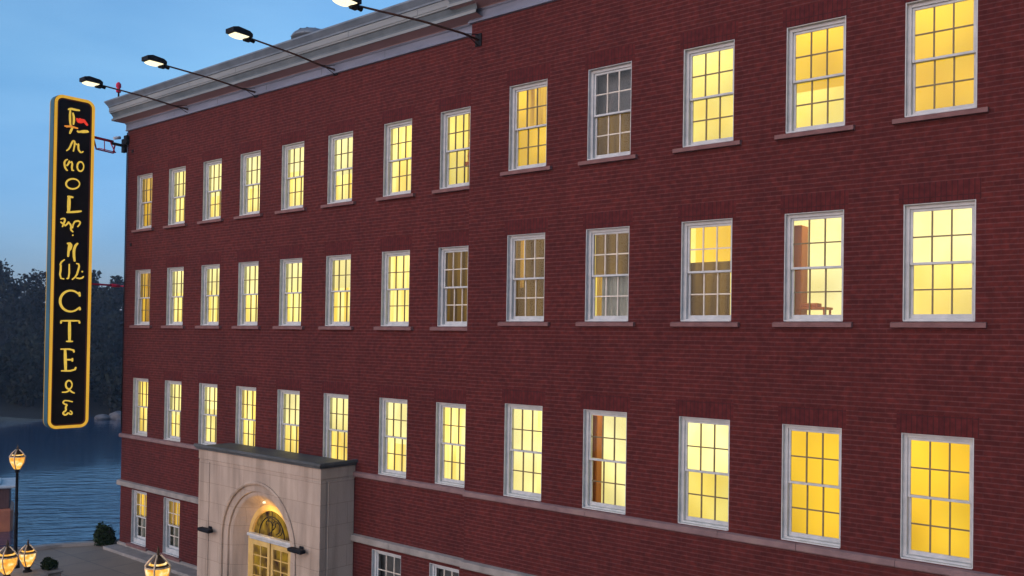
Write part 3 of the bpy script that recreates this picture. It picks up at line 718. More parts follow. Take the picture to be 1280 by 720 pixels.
# ------------------------------------------------------------------ blade sign
GLYPHS = [
  ('emblem_gold', [[(1.882,14.778),(1.799,14.829),(1.701,14.815),(1.518,14.824)],[(1.812,14.778),(1.826,14.533),(1.796,14.268)],[(1.735,14.708),(1.687,14.532),(1.71,14.327)],[(1.731,14.238),(1.771,14.145),(1.816,14.022)],[(1.589,14.15),(1.517,14.12),(1.419,14.182),(1.249,14.214)],[(1.447,14.134),(1.219,14.19)]]),
  ('emblem_orange', [[(1.981,14.233),(1.787,14.256),(1.562,14.235)],[(1.925,14.215),(1.754,14.29)]]),
  ('emblem_red', [[(1.62,14.545),(1.525,14.478),(1.399,14.554),(1.326,14.459),(1.253,14.392)],[(1.596,14.493),(1.51,14.438),(1.369,14.494)],[(1.527,14.564),(1.425,14.454)]]),
  ('A', [[(1.909,13.46),(1.814,13.539),(1.743,13.765),(1.68,13.833),(1.642,13.754),(1.692,13.474)],[(1.636,13.741),(1.565,13.696),(1.524,13.761),(1.549,13.599),(1.49,13.494),(1.433,13.475),(1.377,13.527)]]),
  ('UO', [[(1.862,13.189),(1.952,13.141),(1.968,13.002),(1.91,12.855),(1.854,12.835)],[(1.805,13.156),(1.858,13.005),(1.899,12.984)],[(1.812,13.084),(1.702,13.158),(1.743,12.866),(1.66,12.865)],[(1.352,13.042),(1.361,12.973),(1.389,12.915),(1.431,12.878),(1.477,12.871),(1.52,12.895),(1.55,12.944),(1.561,13.009),(1.552,13.078),(1.525,13.136),(1.484,13.172),(1.437,13.18),(1.394,13.157),(1.364,13.107),(1.352,13.042)]]),
  ('O', [[(1.468,12.464),(1.488,12.389),(1.548,12.323),(1.635,12.279),(1.732,12.265),(1.819,12.285),(1.88,12.334),(1.903,12.402),(1.883,12.476),(1.825,12.542),(1.738,12.587),(1.642,12.601),(1.553,12.582),(1.491,12.533),(1.468,12.464)]]),
  ('L', [[(1.775,12.003),(1.78,11.529)],[(1.813,11.998),(1.814,11.525)],[(1.843,12.011),(1.666,12.001)],[(1.859,11.501),(1.565,11.55),(1.394,11.593)]]),
  ('YP', [[(2.044,11.257),(1.967,11.3),(1.895,11.285),(1.93,11.166),(1.983,11.023)],[(2.042,11.177),(1.895,11.078)],[(1.905,11.054),(1.774,11.206)],[(1.819,11.201),(1.692,11.1),(1.735,10.968),(1.642,10.892)],[(1.667,11.01),(1.637,11.198),(1.547,11.266),(1.444,11.261),(1.415,11.199),(1.509,11.072)],[(1.667,10.801),(1.635,10.781)]]),
  ('N', [[(1.757,10.513),(1.785,10.087)],[(1.823,10.507),(1.697,10.531),(1.705,10.368),(1.76,10.288)],[(1.488,10.55),(1.596,10.427),(1.611,10.176),(1.574,9.954)]]),
  ('UL', [[(1.892,9.992),(2.034,9.87),(1.99,9.75),(2.041,9.4),(1.891,9.373)],[(1.744,9.867),(1.734,9.419),(1.814,9.39)],[(1.524,9.895),(1.412,9.879),(1.462,9.662),(1.515,9.483),(1.647,9.37)],[(1.514,9.433),(1.352,9.413),(1.279,9.498)],[(1.345,9.657),(1.307,9.634)]]),
  ('C', [[(1.423,8.465),(1.49,8.404),(1.569,8.363),(1.656,8.345),(1.744,8.351),(1.827,8.381),(1.899,8.431),(1.954,8.499),(1.99,8.58),(2.003,8.668),(1.994,8.757),(1.961,8.841),(1.909,8.914),(1.84,8.97),(1.758,9.007),(1.671,9.02),(1.583,9.009),(1.502,8.975),(1.432,8.92)],[(1.409,8.989),(1.389,8.838)],[(1.399,8.506),(1.37,8.399)]]),
  ('T', [[(1.964,8.044),(1.39,8.058)],[(1.714,8.05),(1.7,7.403)],[(1.679,8.051),(1.665,7.403)],[(1.787,7.393),(1.578,7.395)],[(1.956,8.044),(1.962,7.956)],[(1.39,8.058),(1.379,7.969)]]),
  ('E', [[(1.833,7.136),(1.801,6.464)],[(1.798,7.136),(1.767,6.464)],[(1.954,7.145),(1.555,7.145),(1.535,7.039)],[(1.791,6.809),(1.583,6.807)],[(1.584,6.861),(1.581,6.745)],[(1.922,6.457),(1.505,6.45),(1.464,6.574)]]),
  ('D', [[(1.572,6.005),(1.581,5.946),(1.608,5.899),(1.647,5.874),(1.692,5.876),(1.733,5.903),(1.761,5.952),(1.772,6.011),(1.764,6.07),(1.737,6.116),(1.698,6.142),(1.653,6.14),(1.612,6.113),(1.583,6.065),(1.572,6.005)],[(1.883,5.777),(1.704,5.776),(1.65,5.86),(1.592,5.778),(1.488,5.735)]]),
  ('S', [[(1.543,5.458),(1.74,5.517),(1.844,5.493),(1.826,5.399),(1.695,5.379),(1.769,5.312),(1.733,5.183),(1.842,5.146),(1.813,5.051),(1.716,5.054),(1.671,5.137),(1.59,5.033),(1.536,5.116),(1.621,5.177)]]),
]

SS = 15.88                                  # plane of the lettered face, measured along the wall
sg = empty('blade_sign', LW(SS, 1.66, 4.62), -AN)
tag(sg, 'tall narrow black sign with glowing gold border and yellow letters, off the building corner', 'sign')
def sl(L, z, out=0.0): return (out, -(L-1.66), z-4.62)   # local: x toward the viewer side
def roundrect(L0, L1, z0, z1, r, n=8):
    P = []
    for cx, cz, a0 in ((L1-r, z1-r, 0), (L0+r, z1-r, 90), (L0+r, z0+r, 180), (L1-r, z0+r, 270)):
        for i in range(n+1):
            a = R_(a0+90*i/n); P.append((cx+r*math.cos(a), cz+r*math.sin(a)))
    return P
SO = roundrect(1.02, 2.30, 4.62, 15.22, .26)
T = .27
m = MB(); n = len(SO)
for i in range(n):
    (a, za), (b, zb) = SO[i], SO[(i+1) % n]
    m.face([sl(a,za,0), sl(b,zb,0), sl(b,zb,-T), sl(a,za,-T)])
m.face([sl(a,z,-T) for a, z in SO]); m.build('case', M['sign_side'], sg)
m = MB(); m.face([sl(a,z,0) for a, z in SO]); m.build('face', M['sign_face'], sg)
SI = roundrect(1.07, 2.25, 4.67, 15.17, .22)
for out, nm in ((.035, 'border'), (-T-.035, 'border')):
    m = MB(); m.tube([sl(a,z,out) for a, z in SI+SI[:1]], .048, 8, caps=False); m.build(nm, M['gold'], sg)
SJ = roundrect(1.145, 2.175, 4.745, 15.095, .16)
m = MB(); m.tube([sl(a,z,.012) for a, z in SJ+SJ[:1]], .014, 6, caps=False); m.build('inner_trim', mat('dark_red_trim', (.12,.015,.012), (.07,.01,.01), .5, 3), sg)
RAD = {'emblem_gold': .034, 'emblem_orange': .03, 'emblem_red': .04, 'L': .036, 'T': .03, 'E': .03, 'C': .036, 'N': .038}
for nm, strokes in GLYPHS:
    m = MB(); rad = RAD.get(nm, .027)*.98
    for st in strokes:
        P = [Vector(sl(L, z, .045)) for L, z in st]
        Q = [P[0]]
        for i in range(len(P)-1):     # round off the bends
            Q += [P[i].lerp(P[i+1], .33), P[i].lerp(P[i+1], .67)]
        Q.append(P[-1]); k = len(Q)
        rr = [rad*(.75+.35*math.sin(math.pi*i/max(1,k-1))) for i in range(k)]
        m.tube(Q, rr, 6)
    mt = {'emblem_red': 'redneon', 'emblem_orange': 'orange'}.get(nm, 'letter')
    m.build('bird_emblem' if nm == 'emblem_red' else ('branch_emblem' if nm.startswith('emblem') else 'letter'), M[mt], sg)
# top bracket: red arm with a small hanging cage, lower strut
def lb(L, z, dx=0): return (dx-.17, -(L-1.66), z-4.62)
m = MB(); m.tube([lb(1.04,14.10), lb(.3,14.06)], .045, 8)
m.tube([lb(.95,14.02), lb(.86,13.72), lb(.30,13.68), lb(.22,14.04)], .030, 6); m.tube([lb(.60,14.06), lb(.58,13.70)], .016, 6)
m.tube([lb(.86,13.72,.2), lb(.30,13.68,.2)], .016, 6); m.tube([lb(.86,13.72), lb(.86,13.72,.2)], .014, 6); m.tube([lb(.30,13.68), lb(.30,13.68,.2)], .014, 6); m.tube([lb(.40,14.04,.0), lb(.34,13.70,.2)], .02, 6)
m.build('top_bracket', M['red_metal'], sg)
m = MB(); m.tube([lb(.35,14.0), lb(-.18,13.98)], .05, 8); m.box(-.17-.05, -.17+.14, 1.66-.0, 1.66+.12, 13.75-4.62, 14.2-4.62, bev=.01); m.build('mount_plate', M['black_metal'], sg)
m = MB(); m.tube([lb(.28,14.18), lb(.06,14.24)], .05, 8); m.build('junction_box', M['white_metal'], sg)
m = MB(); m.tube([lb(1.04,9.28), lb(.2,9.27)], .032, 8, 0); m.tube([lb(.25,9.27), lb(-.02,9.26)], .055, 8); m.tube([lb(-.02,9.26), lb(-.30,9.26,.30)], .03, 6); m.build('lower_strut', M['red_metal'], sg)

# ------------------------------------------------------------------ small things on the roof
t = empty('roof_ventilator', LW(7.65, -1.4, 15.0), -AN); tag(t, 'low domed grey ventilator showing above the cornice', 'ventilator')
m = MB(); m.lathe([(.42,0),(.42,1.2),(.62,1.22),(.62,1.26),(.57,1.34),(.44,1.43),(.24,1.49),(.04,1.51)], 20); m.build('dome', M['crown'], t)
m = MB()
for k in range(12):
    a = 2*math.pi*k/12; m.tube([(.625*math.cos(a),.625*math.sin(a),1.24),(.45*math.cos(a),.45*math.sin(a),1.435),(.05*math.cos(a),.05*math.sin(a),1.52)], .012, 5)
m.build('rib', M['crown'], t)
t = empty('beacon', LW(15.95, .2, 15.40), -AN); tag(t, 'small red and black warning beacon standing on the roof corner', 'beacon')
m = MB(); m.tube([(0,0,0),(0,0,.62)], .03, 8); m.box(-.08,.08,-.08,.08,0,.04); m.build('post', M['black_metal'], t)
m = MB(); m.lathe([(.07,.3),(.085,.36),(.05,.44),(.085,.48),(.08,.58),(.03,.64)], 12, cx=.05, cy=-.03); m.build('lamp', M['red_metal'], t)

# ------------------------------------------------------------------ street lanterns
def lantern(name, loc, post_h, label, group, hh=.6):
    t = empty(name, loc); tag(t, label, 'street lamp', group)
    m = MB()
    if post_h > 1:
        m.lathe([(.16,0),(.16,.12),(.13,.16),(.10,.4),(.075,.5),(.055,.6),(.045,post_h*.55),(.055,post_h*.56),(.055,post_h*.58),(.042,post_h*.6),(.038,post_h-.1),(.07,post_h-.08),(.05,post_h-.04),(.08,post_h)], 12)
    else:
        m.lathe([(.11,0),(.10,.04),(.045,.07),(.04,post_h-.08),(.07,post_h-.06),(.08,post_h)], 12)
    m.build('post', M['black_metal'], t)
    z = post_h; k = hh/.6
    m = MB(); m.lathe([(.075,z),(.12*k,z+.06*k),(.185*k,z+.20*k),(.205*k,z+.30*k),(.19*k,z+.36*k),(.14*k,z+.43*k)], 8, smooth=False); m.build('lamp_globe', M['lantern'], t)
    m = MB(); m.lathe([(.19*k,z+.36*k),(.20*k,z+.375*k),(.135*k,z+.42*k),(.09*k,z+.48*k),(.05*k,z+.54*k)], 8, smooth=False)
    m.lathe([(.035*k,z+.54*k),(.02*k,z+.58*k),(.03*k,z+.61*k),(.006,z+.72*k)], 8)
    m.build('finial', M['dark_bronze'], t)
    m = MB()
    for i in range(4):
        a = math.pi/4+i*math.pi/2
        m.tube([(.08*math.cos(a),.08*math.sin(a),z),(.195*k*math.cos(a),.195*k*math.sin(a),z+.2*k),(.215*k*math.cos(a),.215*k*math.sin(a),z+.32*k),(.215*k*math.cos(a),.215*k*math.sin(a),z+.38*k),(.15*k*math.cos(a),.15*k*math.sin(a),z+.47*k),(.05*k*math.cos(a),.05*k*math.sin(a),z+.57*k)], .017, 5)
    m.tube([(.21*k*math.cos(2*math.pi*i/16),.21*k*math.sin(2*math.pi*i/16),z+.365*k) for i in range(17)], .014, 5)
    m.build('cage', M['brass'], t)
    ld = bpy.data.lights.new('lantern_light', 'POINT'); ld.energy = 14; ld.color = (1,.62,.25); ld.shadow_soft_size = .2
    lo = bpy.data.objects.new('glow', ld); COL.objects.link(lo); lo.parent = t; lo.location = (0,0,z+.25); 
    return t
M['brass'] = mat('pale_brass', (.80,.62,.42), (.6,.42,.24), .4, 8, metal=.2)
M['dark_bronze'] = mat('dark_bronze', (.10,.06,.03), (.04,.025,.015), .5, 8, metal=.3)
lantern('lamp_post', (-27.7,-3.30,GZ), 3.05, 'tall black lamp post with small amber lantern, standing before the river', 'amber lanterns', .6)
lantern('lamp_post', (-15.3,-5.95,GZ), 2.45, 'nearest amber lantern, in front of the brick wall left of the stone portico', 'amber lanterns', .62)
lantern('low_lantern', (-24.25,-4.42,1.50), .14, 'small squat amber lantern on the low stone wall, right of the tall black post', 'amber lanterns', .58)
lantern('low_lantern', (-24.0,-5.02,1.50), .10, 'larger amber lantern on the low stone wall at the bottom left corner', 'amber lanterns', .72)

# ------------------------------------------------------------------ ground, quay, river
pav = N('plaza_paving'); b = pav.add('ShaderNodeBsdfPrincipled'); b.inputs['Roughness'].default_value = .8
tc = pav.add('ShaderNodeTexCoord'); br = pav.add('ShaderNodeTexBrick'); br.inputs['Scale'].default_value = 1; br.inputs['Brick Width'].default_value = 1.2; br.inputs['Row Height'].default_value = 1.2; br.offset = 0
br.inputs['Mortar Size'].default_value = .012; br.inputs['Color1'].default_value = (.215,.168,.122,1); br.inputs['Color2'].default_value = (.18,.145,.108,1); br.inputs['Mortar'].default_value = (.08,.075,.07,1)
pav.l(tc.outputs['Object'], br.inputs['Vector']); nz = pav.add('ShaderNodeTexNoise'); nz.inputs['Scale'].default_value = .5; nz.inputs['Detail'].default_value = 8; pav.l(tc.outputs['Object'], nz.inputs['Vector'])
rp_ = ramp(pav, [(.3,(.75,.75,.75)),(.7,(1.2,1.2,1.2))]); pav.l(nz.outputs[0], rp_.inputs[0])
mx = pav.add('ShaderNodeMix', data_type='RGBA', blend_type='MULTIPLY'); mx.inputs[0].default_value = 1; pav.l(br.outputs[0], mx.inputs[6]); pav.l(rp_.outputs[0], mx.inputs[7]); pav.l(mx.outputs[2], b.inputs['Base Color']); pav.l(b.outputs[0], pav.out.inputs[0])
m = MB()
EDGE = [(-31.9,-60),(-31.0,-12),(-30.6,-3.0),(-30.0,-.9),(-29.2,.45),(-29.0,3.0),(-29.0,60)]
for (ax, ay), (bx, by) in zip(EDGE, EDGE[1:]):
    m.face([(ax,ay,GZ),(60,ay,GZ),(60,by,GZ),(bx,by,GZ)])
o = m.build('plaza', pav.m); tag(o, kind='structure')
m = MB()
for (ax, ay), (bx, by) in zip(EDGE, EDGE[1:]):
    d = Vector((bx-ax, by-ay)).normalized(); nx, ny = d.y, -d.x
    m.face([(ax,ay,GZ+.10),(bx,by,GZ+.10),(bx-.3,by,GZ+.10),(ax-.3,ay,GZ+.10)]); m.face([(ax,ay,GZ-.1),(bx,by,GZ-.1),(bx,by,GZ+.10),(ax,ay,GZ+.10)])
    m.face([(ax-.3,ay,GZ+.10),(bx-.3,by,GZ+.10),(bx-1.2,by,-4),(ax-1.2,ay,-4)])
o = m.build('quay', M['belt_grey']); tag(o, kind='structure')
m = MB()      # strip of kerb along the rear wing
m.box(-CS-.02, -PS1-.2, -.55, -.06, GZ-.1, GZ+.09, bev=.015)
o = m.build('kerb', M['belt_grey']); o.location = LW(0,0,0); o.rotation_euler = (0,0,-AN); tag(o, kind='structure')

WZ = -3.0
def water_mat():
    n = N('river_water'); b = n.add('ShaderNodeBsdfPrincipled'); b.inputs['Base Color'].default_value = (.012,.04,.085,1)
    b.inputs['Roughness'].default_value = .10; b.inputs['IOR'].default_value = 2.6; b.inputs['Specular IOR Level'].default_value = .5
    tc = n.add('ShaderNodeTexCoord'); mp = n.add('ShaderNodeMapping'); mp.inputs['Scale'].default_value = (1,1,1); mp.inputs['Rotation'].default_value = (0,0,R_(38)); n.l(tc.outputs['Object'], mp.inputs[0])
    mp2 = n.add('ShaderNodeMapping'); mp2.inputs['Scale'].default_value = (1.6,.35,1); n.l(mp.outputs[0], mp2.inputs[0])
    t = n.add('ShaderNodeTexNoise'); t.inputs['Scale'].default_value = 1; t.inputs['Detail'].default_value = 4; n.l(mp2.outputs[0], t.inputs['Vector'])
    t3 = n.add('ShaderNodeTexNoise'); t3.inputs['Scale'].default_value = .035; t3.inputs['Detail'].default_value = 2; n.l(mp.outputs[0], t3.inputs['Vector'])
    # calm water under the far bank, breeze nearer the quay
    sp = n.add('ShaderNodeSeparateXYZ'); n.l(tc.outputs['Object'], sp.inputs[0])
    mr = n.add('ShaderNodeMapRange'); mr.inputs[1].default_value = -72; mr.inputs[2].default_value = -58; mr.inputs[3].default_value = .03; mr.inputs[4].default_value = .20; n.l(sp.outputs[0], mr.inputs[0])
    ad = n.add('ShaderNodeMath', operation='MULTIPLY'); n.l(mr.outputs[0], ad.inputs[0])
    r3 = n.add('ShaderNodeMapRange'); r3.inputs[1].default_value = .35; r3.inputs[2].default_value = .6; r3.inputs[3].default_value = .75; r3.inputs[4].default_value = 1.1; n.l(t3.outputs[0], r3.inputs[0]); n.l(r3.outputs[0], ad.inputs[1])
    bp = n.add('ShaderNodeBump'); bp.inputs['Distance'].default_value = 1.0; n.l(t.outputs[0], bp.inputs['Height']); n.l(ad.outputs[0], bp.inputs['Strength'])
    n.l(bp.outputs[0], b.inputs['Normal']); n.l(b.outputs[0], n.out.inputs[0]); return n.m
m = MB(); m.face([(-600,-150,WZ),(40,-150,WZ),(40,540,WZ),(-600,540,WZ)])
o = m.build('river', water_mat()); tag(o, kind='structure')

# far bank: ridge of terrain, perpendicular to the line of sight towards the left of the photo
cam_xy = Vector((0,-14.74))
bd = Vector((-.915,.404)).normalized(); bt = Vector((bd.y, -bd.x))*-1      # away, along
def bank(d, t, z): p = cam_xy+bd*d+bt*t; return Vector((p.x, p.y, z))
def bank_h(d, t):
    x = (d-124-3*math.sin(t*.05))/90
    base = -4+ (min(1,max(0,x*6))*2.0) + max(0,min(1,x))**1.7*15.0
    return base + 1.3*math.sin(t*.045+1)+.8*math.sin(t*.11)
m = MB(); DS = [122,124,127,131,137,145,155,168,185,205,230,300,420]; TS = list(range(-200, 261, 10))
for i in range(len(DS)-1):
    for j in range(len(TS)-1):
        q = [(DS[i],TS[j]),(DS[i+1],TS[j]),(DS[i+1],TS[j+1]),(DS[i],TS[j+1])]
        m.face([bank(d,t,bank_h(d,t)) for d,t in q], 0, True)
hill_m = mat('dark_hillside_soil', (.022,.022,.018), (.012,.013,.012), .95, .2)
o = m.build('hills', hill_m); tag(o, kind='structure')
# the far wood: bare winter crowns and a few evergreens reading as one mass
def leafm(name, c1, c2):
    n = N(name); b = n.add('ShaderNodeBsdfPrincipled'); b.inputs['Roughness'].default_value = .9; b.inputs['Specular IOR Level'].default_value = .1
    t = n.add('ShaderNodeTexNoise'); t.inputs['Scale'].default_value = .12; t.inputs['Detail'].default_value = 6
    tc = n.add('ShaderNodeTexCoord'); n.l(tc.outputs['Object'], t.inputs['Vector'])
    r = ramp(n, [(.35, c1), (.65, c2)]); n.l(t.outputs[0], r.inputs[0]); n.l(r.outputs[0], b.inputs['Base Color']); n.l(b.outputs[0], n.out.inputs[0]); return n.m
wm = leafm('far_wood_foliage', (.010,.013,.011), (.024,.028,.020)); tk = mat('bare_trunk', (.035,.03,.027), (.02,.018,.016), .9, 2)
m = MB(); rnd = random.Random(3)
for i in range(620):
    d = rnd.choice([rnd.uniform(127,150), rnd.uniform(150,190), rnd.uniform(185,222)]); t = rnd.uniform(-60, 45)
    g = bank_h(d, t); hgt = rnd.uniform(5,8.5)*(1.0 if d > 180 else (.8 if d > 155 else .62)); cr = rnd.uniform(1.6,3.0)
    c = bank(d, t, g+hgt*.62)
    m.tube([bank(d,t,g-.3), bank(d,t,g+hgt*.5), bank(d+rnd.uniform(-.3,.3),t+rnd.uniform(-.3,.3),g+hgt*.95)], [.2,.12,.03], 5, 1)
    for k in range(5):
        a = rnd.uniform(0,6.28); e = c+Vector((math.cos(a)*cr*.9, math.sin(a)*cr*.9, rnd.uniform(.3,hgt*.36)))
        m.tube([c+Vector((0,0,-hgt*.25)), e], [.07,.015], 3, 1, False)
    lobes = [(c+Vector((rnd.uniform(-1,1)*cr*.5, rnd.uniform(-1,1)*cr*.5, rnd.uniform(-.3,.32)*hgt)), cr*rnd.uniform(.4,.7)) for _ in range(6)]
    for lc, lr in lobes:
        for k in range(34):
            v = Vector((rnd.gauss(0,1),rnd.gauss(0,1),rnd.gauss(0,1))).normalized()*lr*rnd.uniform(.5,1.08)
            p = lc+v; s = rnd.uniform(.2,.5)
            a = Vector((rnd.uniform(-1,1),rnd.uniform(-1,1),rnd.uniform(-1,1))).normalized(); bb = a.cross(Vector((rnd.uniform(-1,1),rnd.uniform(-1,1),rnd.uniform(-1,1)))).normalized()
            m.face([p-a*s, p+bb*s*.7, p+a*s, p-bb*s*.7], 0)
o = m.build('far_wood', [wm, tk], fix=False); tag(o, 'dark wooded far bank across the river', 'wood', kind='stuff')
# pale rocks at the water line of the far bank
rk = mat('pale_rock', (.16,.15,.15), (.08,.08,.085), .9, 2, bump=.5)
rnd = random.Random(5)
cnt = 0
for i in range(7):
    t = [-11.5,-10.6,-9.4,-8.6,-7.2,-13.4,-15.8][i]+30*0
    bm = bmesh.new(); bmesh.ops.create_icosphere(bm, subdivisions=2, radius=1)
    sx, sy, sz = rnd.uniform(.8,1.7), rnd.uniform(.7,1.2), rnd.uniform(.4,.9)
    for v in bm.verts: v.co = Vector((v.co.x*sx, v.co.y*sy, v.co.z*sz))*(1+rnd.uniform(-.16,.16))
    me = bpy.data.meshes.new('boulder'); bm.to_mesh(me); bm.free(); me.materials.append(rk)
    o = bpy.data.objects.new('boulder', me); COL.objects.link(o); o.location = bank(121.5, -t-19.5+0, WZ+.2)
    tag(o, 'pale boulder at the far water line, beside the foot of the black sign', 'boulder', 'boulders on the far bank')

# houseboat at the left edge
hb = empty('houseboat', (-50.9,6.1,WZ), R_(156.4)); tag(hb, 'white-roofed brown cabin boat with an orange hull, moored at the left edge of the river', 'boat')
m = MB(); m.box(0,2.8,0,9,-.3,1.2,bev=.12); m.build('hull', mat('orange_hull_paint', (.50,.17,.08),(.34,.11,.06),.6,2), hb)
m = MB(); m.box(.12,2.5,.15,8.6,1.2,2.3,bev=.04); m.build('cabin', mat('brown_cabin_boards', (.13,.06,.05),(.08,.038,.034),.7,2,stretch=(1,8,1)), hb)
m = MB(); m.box(-.15,2.9,-.15,8.9,2.3,2.45,bev=.05); m.box(.3,2.3,.6,8.0,2.45,2.56,bev=.04); m.build('cabin_roof', M['frame'], hb)
m = MB()
for y in (1.6, 3.6, 5.6): m.box(.08,.13,y,y+1,1.5,2.1,bev=.01)
m.build('cabin_window', M['slate'], hb)

# stone planter wall with a low dark shrub, bottom left
pw = empty('stone_planter', (-24.3,-4.7,GZ), R_(0)); tag(pw, 'low grey stone planter wall under the lanterns at the bottom left', 'planter')
m = MB(); m.box(-.45,.62,-1.3,.50,-.1,.80,bev=.02); m.build('wall', M['belt_grey'], pw)
m = MB(); m.box(-.5,.67,-1.35,.55,.803,.88,bev=.02); m.build('coping', M['belt_grey'], pw)
m = MB(); m.box(-.10,.45,.56,.96,-.1,.80,bev=.02); m.box(-.14,.49,.555,1.0,.803,.87,bev=.02); m.build('raised_block', M['belt_grey'], pw)
def shrub(name, loc, rx, ry, rz, nleaf, label, cat='shrub', seed=1, ls=.05):
    t = empty(name, loc); tag(t, label, cat); r = random.Random(seed)
    lm = leafm(name+'_leaf', (.012,.022,.010), (.035,.055,.022)); m = MB()
    lob = [(Vector((r.uniform(-.5,.5)*rx, r.uniform(-.5,.5)*ry, rz*r.uniform(.3,.75))), r.uniform(.35,.6)) for _ in range(9)]
    for _ in range(nleaf):
        lc, q = r.choice(lob); v = Vector((r.gauss(0,1),r.gauss(0,1),r.gauss(0,1))).normalized()*r.uniform(.4,1.05)*q
        p = lc+Vector((v.x*rx, v.y*ry, v.z*rz)); 
        if p.z < .01: continue
        a = Vector((r.uniform(-1,1),r.uniform(-1,1),r.uniform(-.6,1))).normalized(); b_ = a.cross(Vector((r.uniform(-1,1),r.uniform(-1,1),r.uniform(-1,1)))).normalized(); s = ls*r.uniform(.6,1.3)
        m.face([p-a*s, p+b_*s*.55, p+a*s, p-b_*s*.55])
    m.build('crown', lm, t, fix=False)
    m = MB()
    for k in range(6):
        a = 6.28*k/6; m.tube([(0,0,-.02),(math.cos(a)*rx*.2,math.sin(a)*ry*.2,rz*.4),(math.cos(a)*rx*.5,math.sin(a)*ry*.5,rz*.8)], [.03,.02,.008], 5)
    m.build('trunk', tk, t)
shrub('shrub', (-24.15,-3.9,1.48), .26,.2,.24, 2200, 'small black-green shrub behind the squat lantern on the low wall', seed=4, ls=.035)
shrub('evergreen_shrub', (-29.35,.25,GZ-.05), .42,.38,.68, 4500, 'dark evergreen bush against the corner of the brick building', seed=8, ls=.05)

# ------------------------------------------------------------------ evening haze over the river
n = N('evening_haze'); v = n.add('ShaderNodeVolumePrincipled'); v.inputs['Color'].default_value = (.62,.78,1,1); v.inputs['Density'].default_value = HAZE; v.inputs['Anisotropy'].default_value = .2
n.l(v.outputs[0], n.out.inputs['Volume'])
m = MB(); m.box(-620, 45, -160, 560, -6, 30); o = m.build('haze', n.m); tag(o, kind='stuff')

# ------------------------------------------------------------------ world, sun, camera
w = bpy.data.worlds.new('World'); scn.world = w; w.use_nodes = True
nt = w.node_tree; nt.nodes.clear()
SUN_EL, SUN_AZ = 7.0, 184.0        # azimuth clockwise from +Y: the afterglow is behind and left of the camera
out = nt.nodes.new('ShaderNodeOutputWorld'); bg = nt.nodes.new('ShaderNodeBackground'); bg.inputs[1].default_value = SKY_STR = .15
sk = nt.nodes.new('ShaderNodeTexSky'); sk.sky_type = 'NISHITA'; sk.sun_disc = False; sk.sun_elevation = R_(SUN_EL); sk.sun_rotation = R_(SUN_AZ)
sk.ozone_density = 6.0; sk.air_density = 1.0; sk.dust_density = .6; sk.altitude = 100
tn = nt.nodes.new('ShaderNodeMix'); tn.data_type = 'RGBA'; tn.blend_type = 'MULTIPLY'; tn.inputs[0].default_value = 1; tn.inputs[7].default_value = (1.0,1.0,1.0,1)
tc_ = nt.nodes.new('ShaderNodeTexCoord'); sx_ = nt.nodes.new('ShaderNodeSeparateXYZ'); nt.links.new(tc_.outputs['Generated'], sx_.inputs[0])
rr_ = nt.nodes.new('ShaderNodeValToRGB'); E_ = rr_.color_ramp.elements
for _ in range(3): E_.new(.5)
for i_, (p_, c_) in enumerate(((0.0,(.80,.62,.80)),(.05,(.92,.70,.80)),(.13,(1.45,1.0,.94)),(.26,(2.5,1.50,1.10)),(.55,(2.3,1.5,1.12)))):
    E_[i_].position = p_; E_[i_].color = (*c_,1)
nt.links.new(sx_.outputs[2], rr_.inputs[0])
cn_ = nt.nodes.new('ShaderNodeTexNoise'); cn_.inputs['Scale'].default_value = 3.0; cn_.inputs['Detail'].default_value = 5
cm_ = nt.nodes.new('ShaderNodeMapping'); cm_.inputs['Scale'].default_value = (1,1,4); nt.links.new(tc_.outputs['Generated'], cm_.inputs[0]); nt.links.new(cm_.outputs[0], cn_.inputs['Vector'])
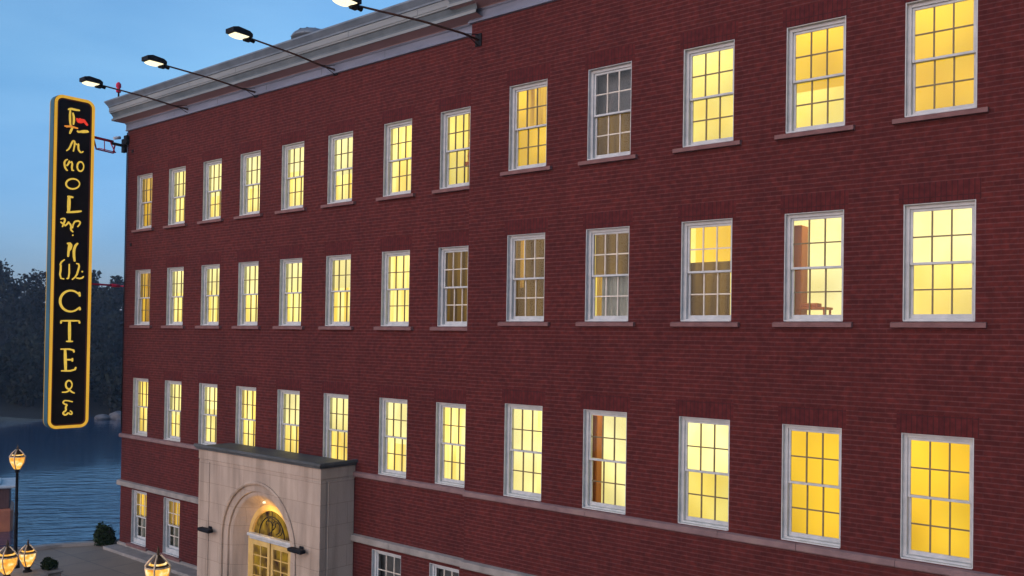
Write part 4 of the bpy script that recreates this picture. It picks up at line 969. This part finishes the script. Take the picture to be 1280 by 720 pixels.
cr_ = nt.nodes.new('ShaderNodeValToRGB'); cr_.color_ramp.elements[0].position = .3; cr_.color_ramp.elements[0].color = (.88,.86,.86,1); cr_.color_ramp.elements[1].position = .72; cr_.color_ramp.elements[1].color = (1.42,1.12,.98,1)
nt.links.new(cn_.outputs[0], cr_.inputs[0])
t2_ = nt.nodes.new('ShaderNodeMix'); t2_.data_type = 'RGBA'; t2_.blend_type = 'MULTIPLY'; t2_.inputs[0].default_value = 1
nt.links.new(rr_.outputs[0], t2_.inputs[6]); nt.links.new(cr_.outputs[0], t2_.inputs[7]); nt.links.new(t2_.outputs[2], tn.inputs[7])
nt.links.new(sk.outputs[0], tn.inputs[6]); nt.links.new(tn.outputs[2], bg.inputs[0]); nt.links.new(bg.outputs[0], out.inputs[0])
sd = bpy.data.lights.new('sun', 'SUN'); sd.energy = .9; sd.angle = R_(75); sd.color = (1,.84,.74)
so = bpy.data.objects.new('sun', sd); COL.objects.link(so)
el = R_(SUN_EL+8)
dirv = Vector((math.sin(R_(SUN_AZ))*math.cos(el), math.cos(R_(SUN_AZ))*math.cos(el), math.sin(el)))
so.rotation_euler = dirv.to_track_quat('Z', 'Y').to_euler()

cd = bpy.data.cameras.new('camera'); cam = bpy.data.objects.new('camera', cd); COL.objects.link(cam); scn.camera = cam
cd.sensor_width = 36; cd.lens = 1124/1280*36; cd.shift_y = 49/1280; cd.clip_end = 6000; cd.clip_start = .1
yaw = R_(51.1); pitch = .0127; roll = .0155
fwd = Vector((-math.cos(yaw)*math.cos(pitch), math.sin(yaw)*math.cos(pitch), math.sin(pitch)))
rt = fwd.cross(Vector((0,0,1))).normalized(); up = rt.cross(fwd)
cr = rt*math.cos(roll)+up*math.sin(roll)*1; cu = -rt*math.sin(roll)+up*math.cos(roll)
mt = Matrix((cr, cu, -fwd)).transposed().to_4x4(); mt.translation = Vector((0,-14.74,7.7))
cam.matrix_world = mt

scn.view_settings.view_transform = 'Standard'; scn.view_settings.look = 'None'; scn.view_settings.exposure = EXPO; scn.view_settings.gamma = 1
scn.render.engine = 'CYCLES'; scn.cycles.max_bounces = 6; scn.cycles.transparent_max_bounces = 12
scn.cycles.sample_clamp_indirect = 3.0
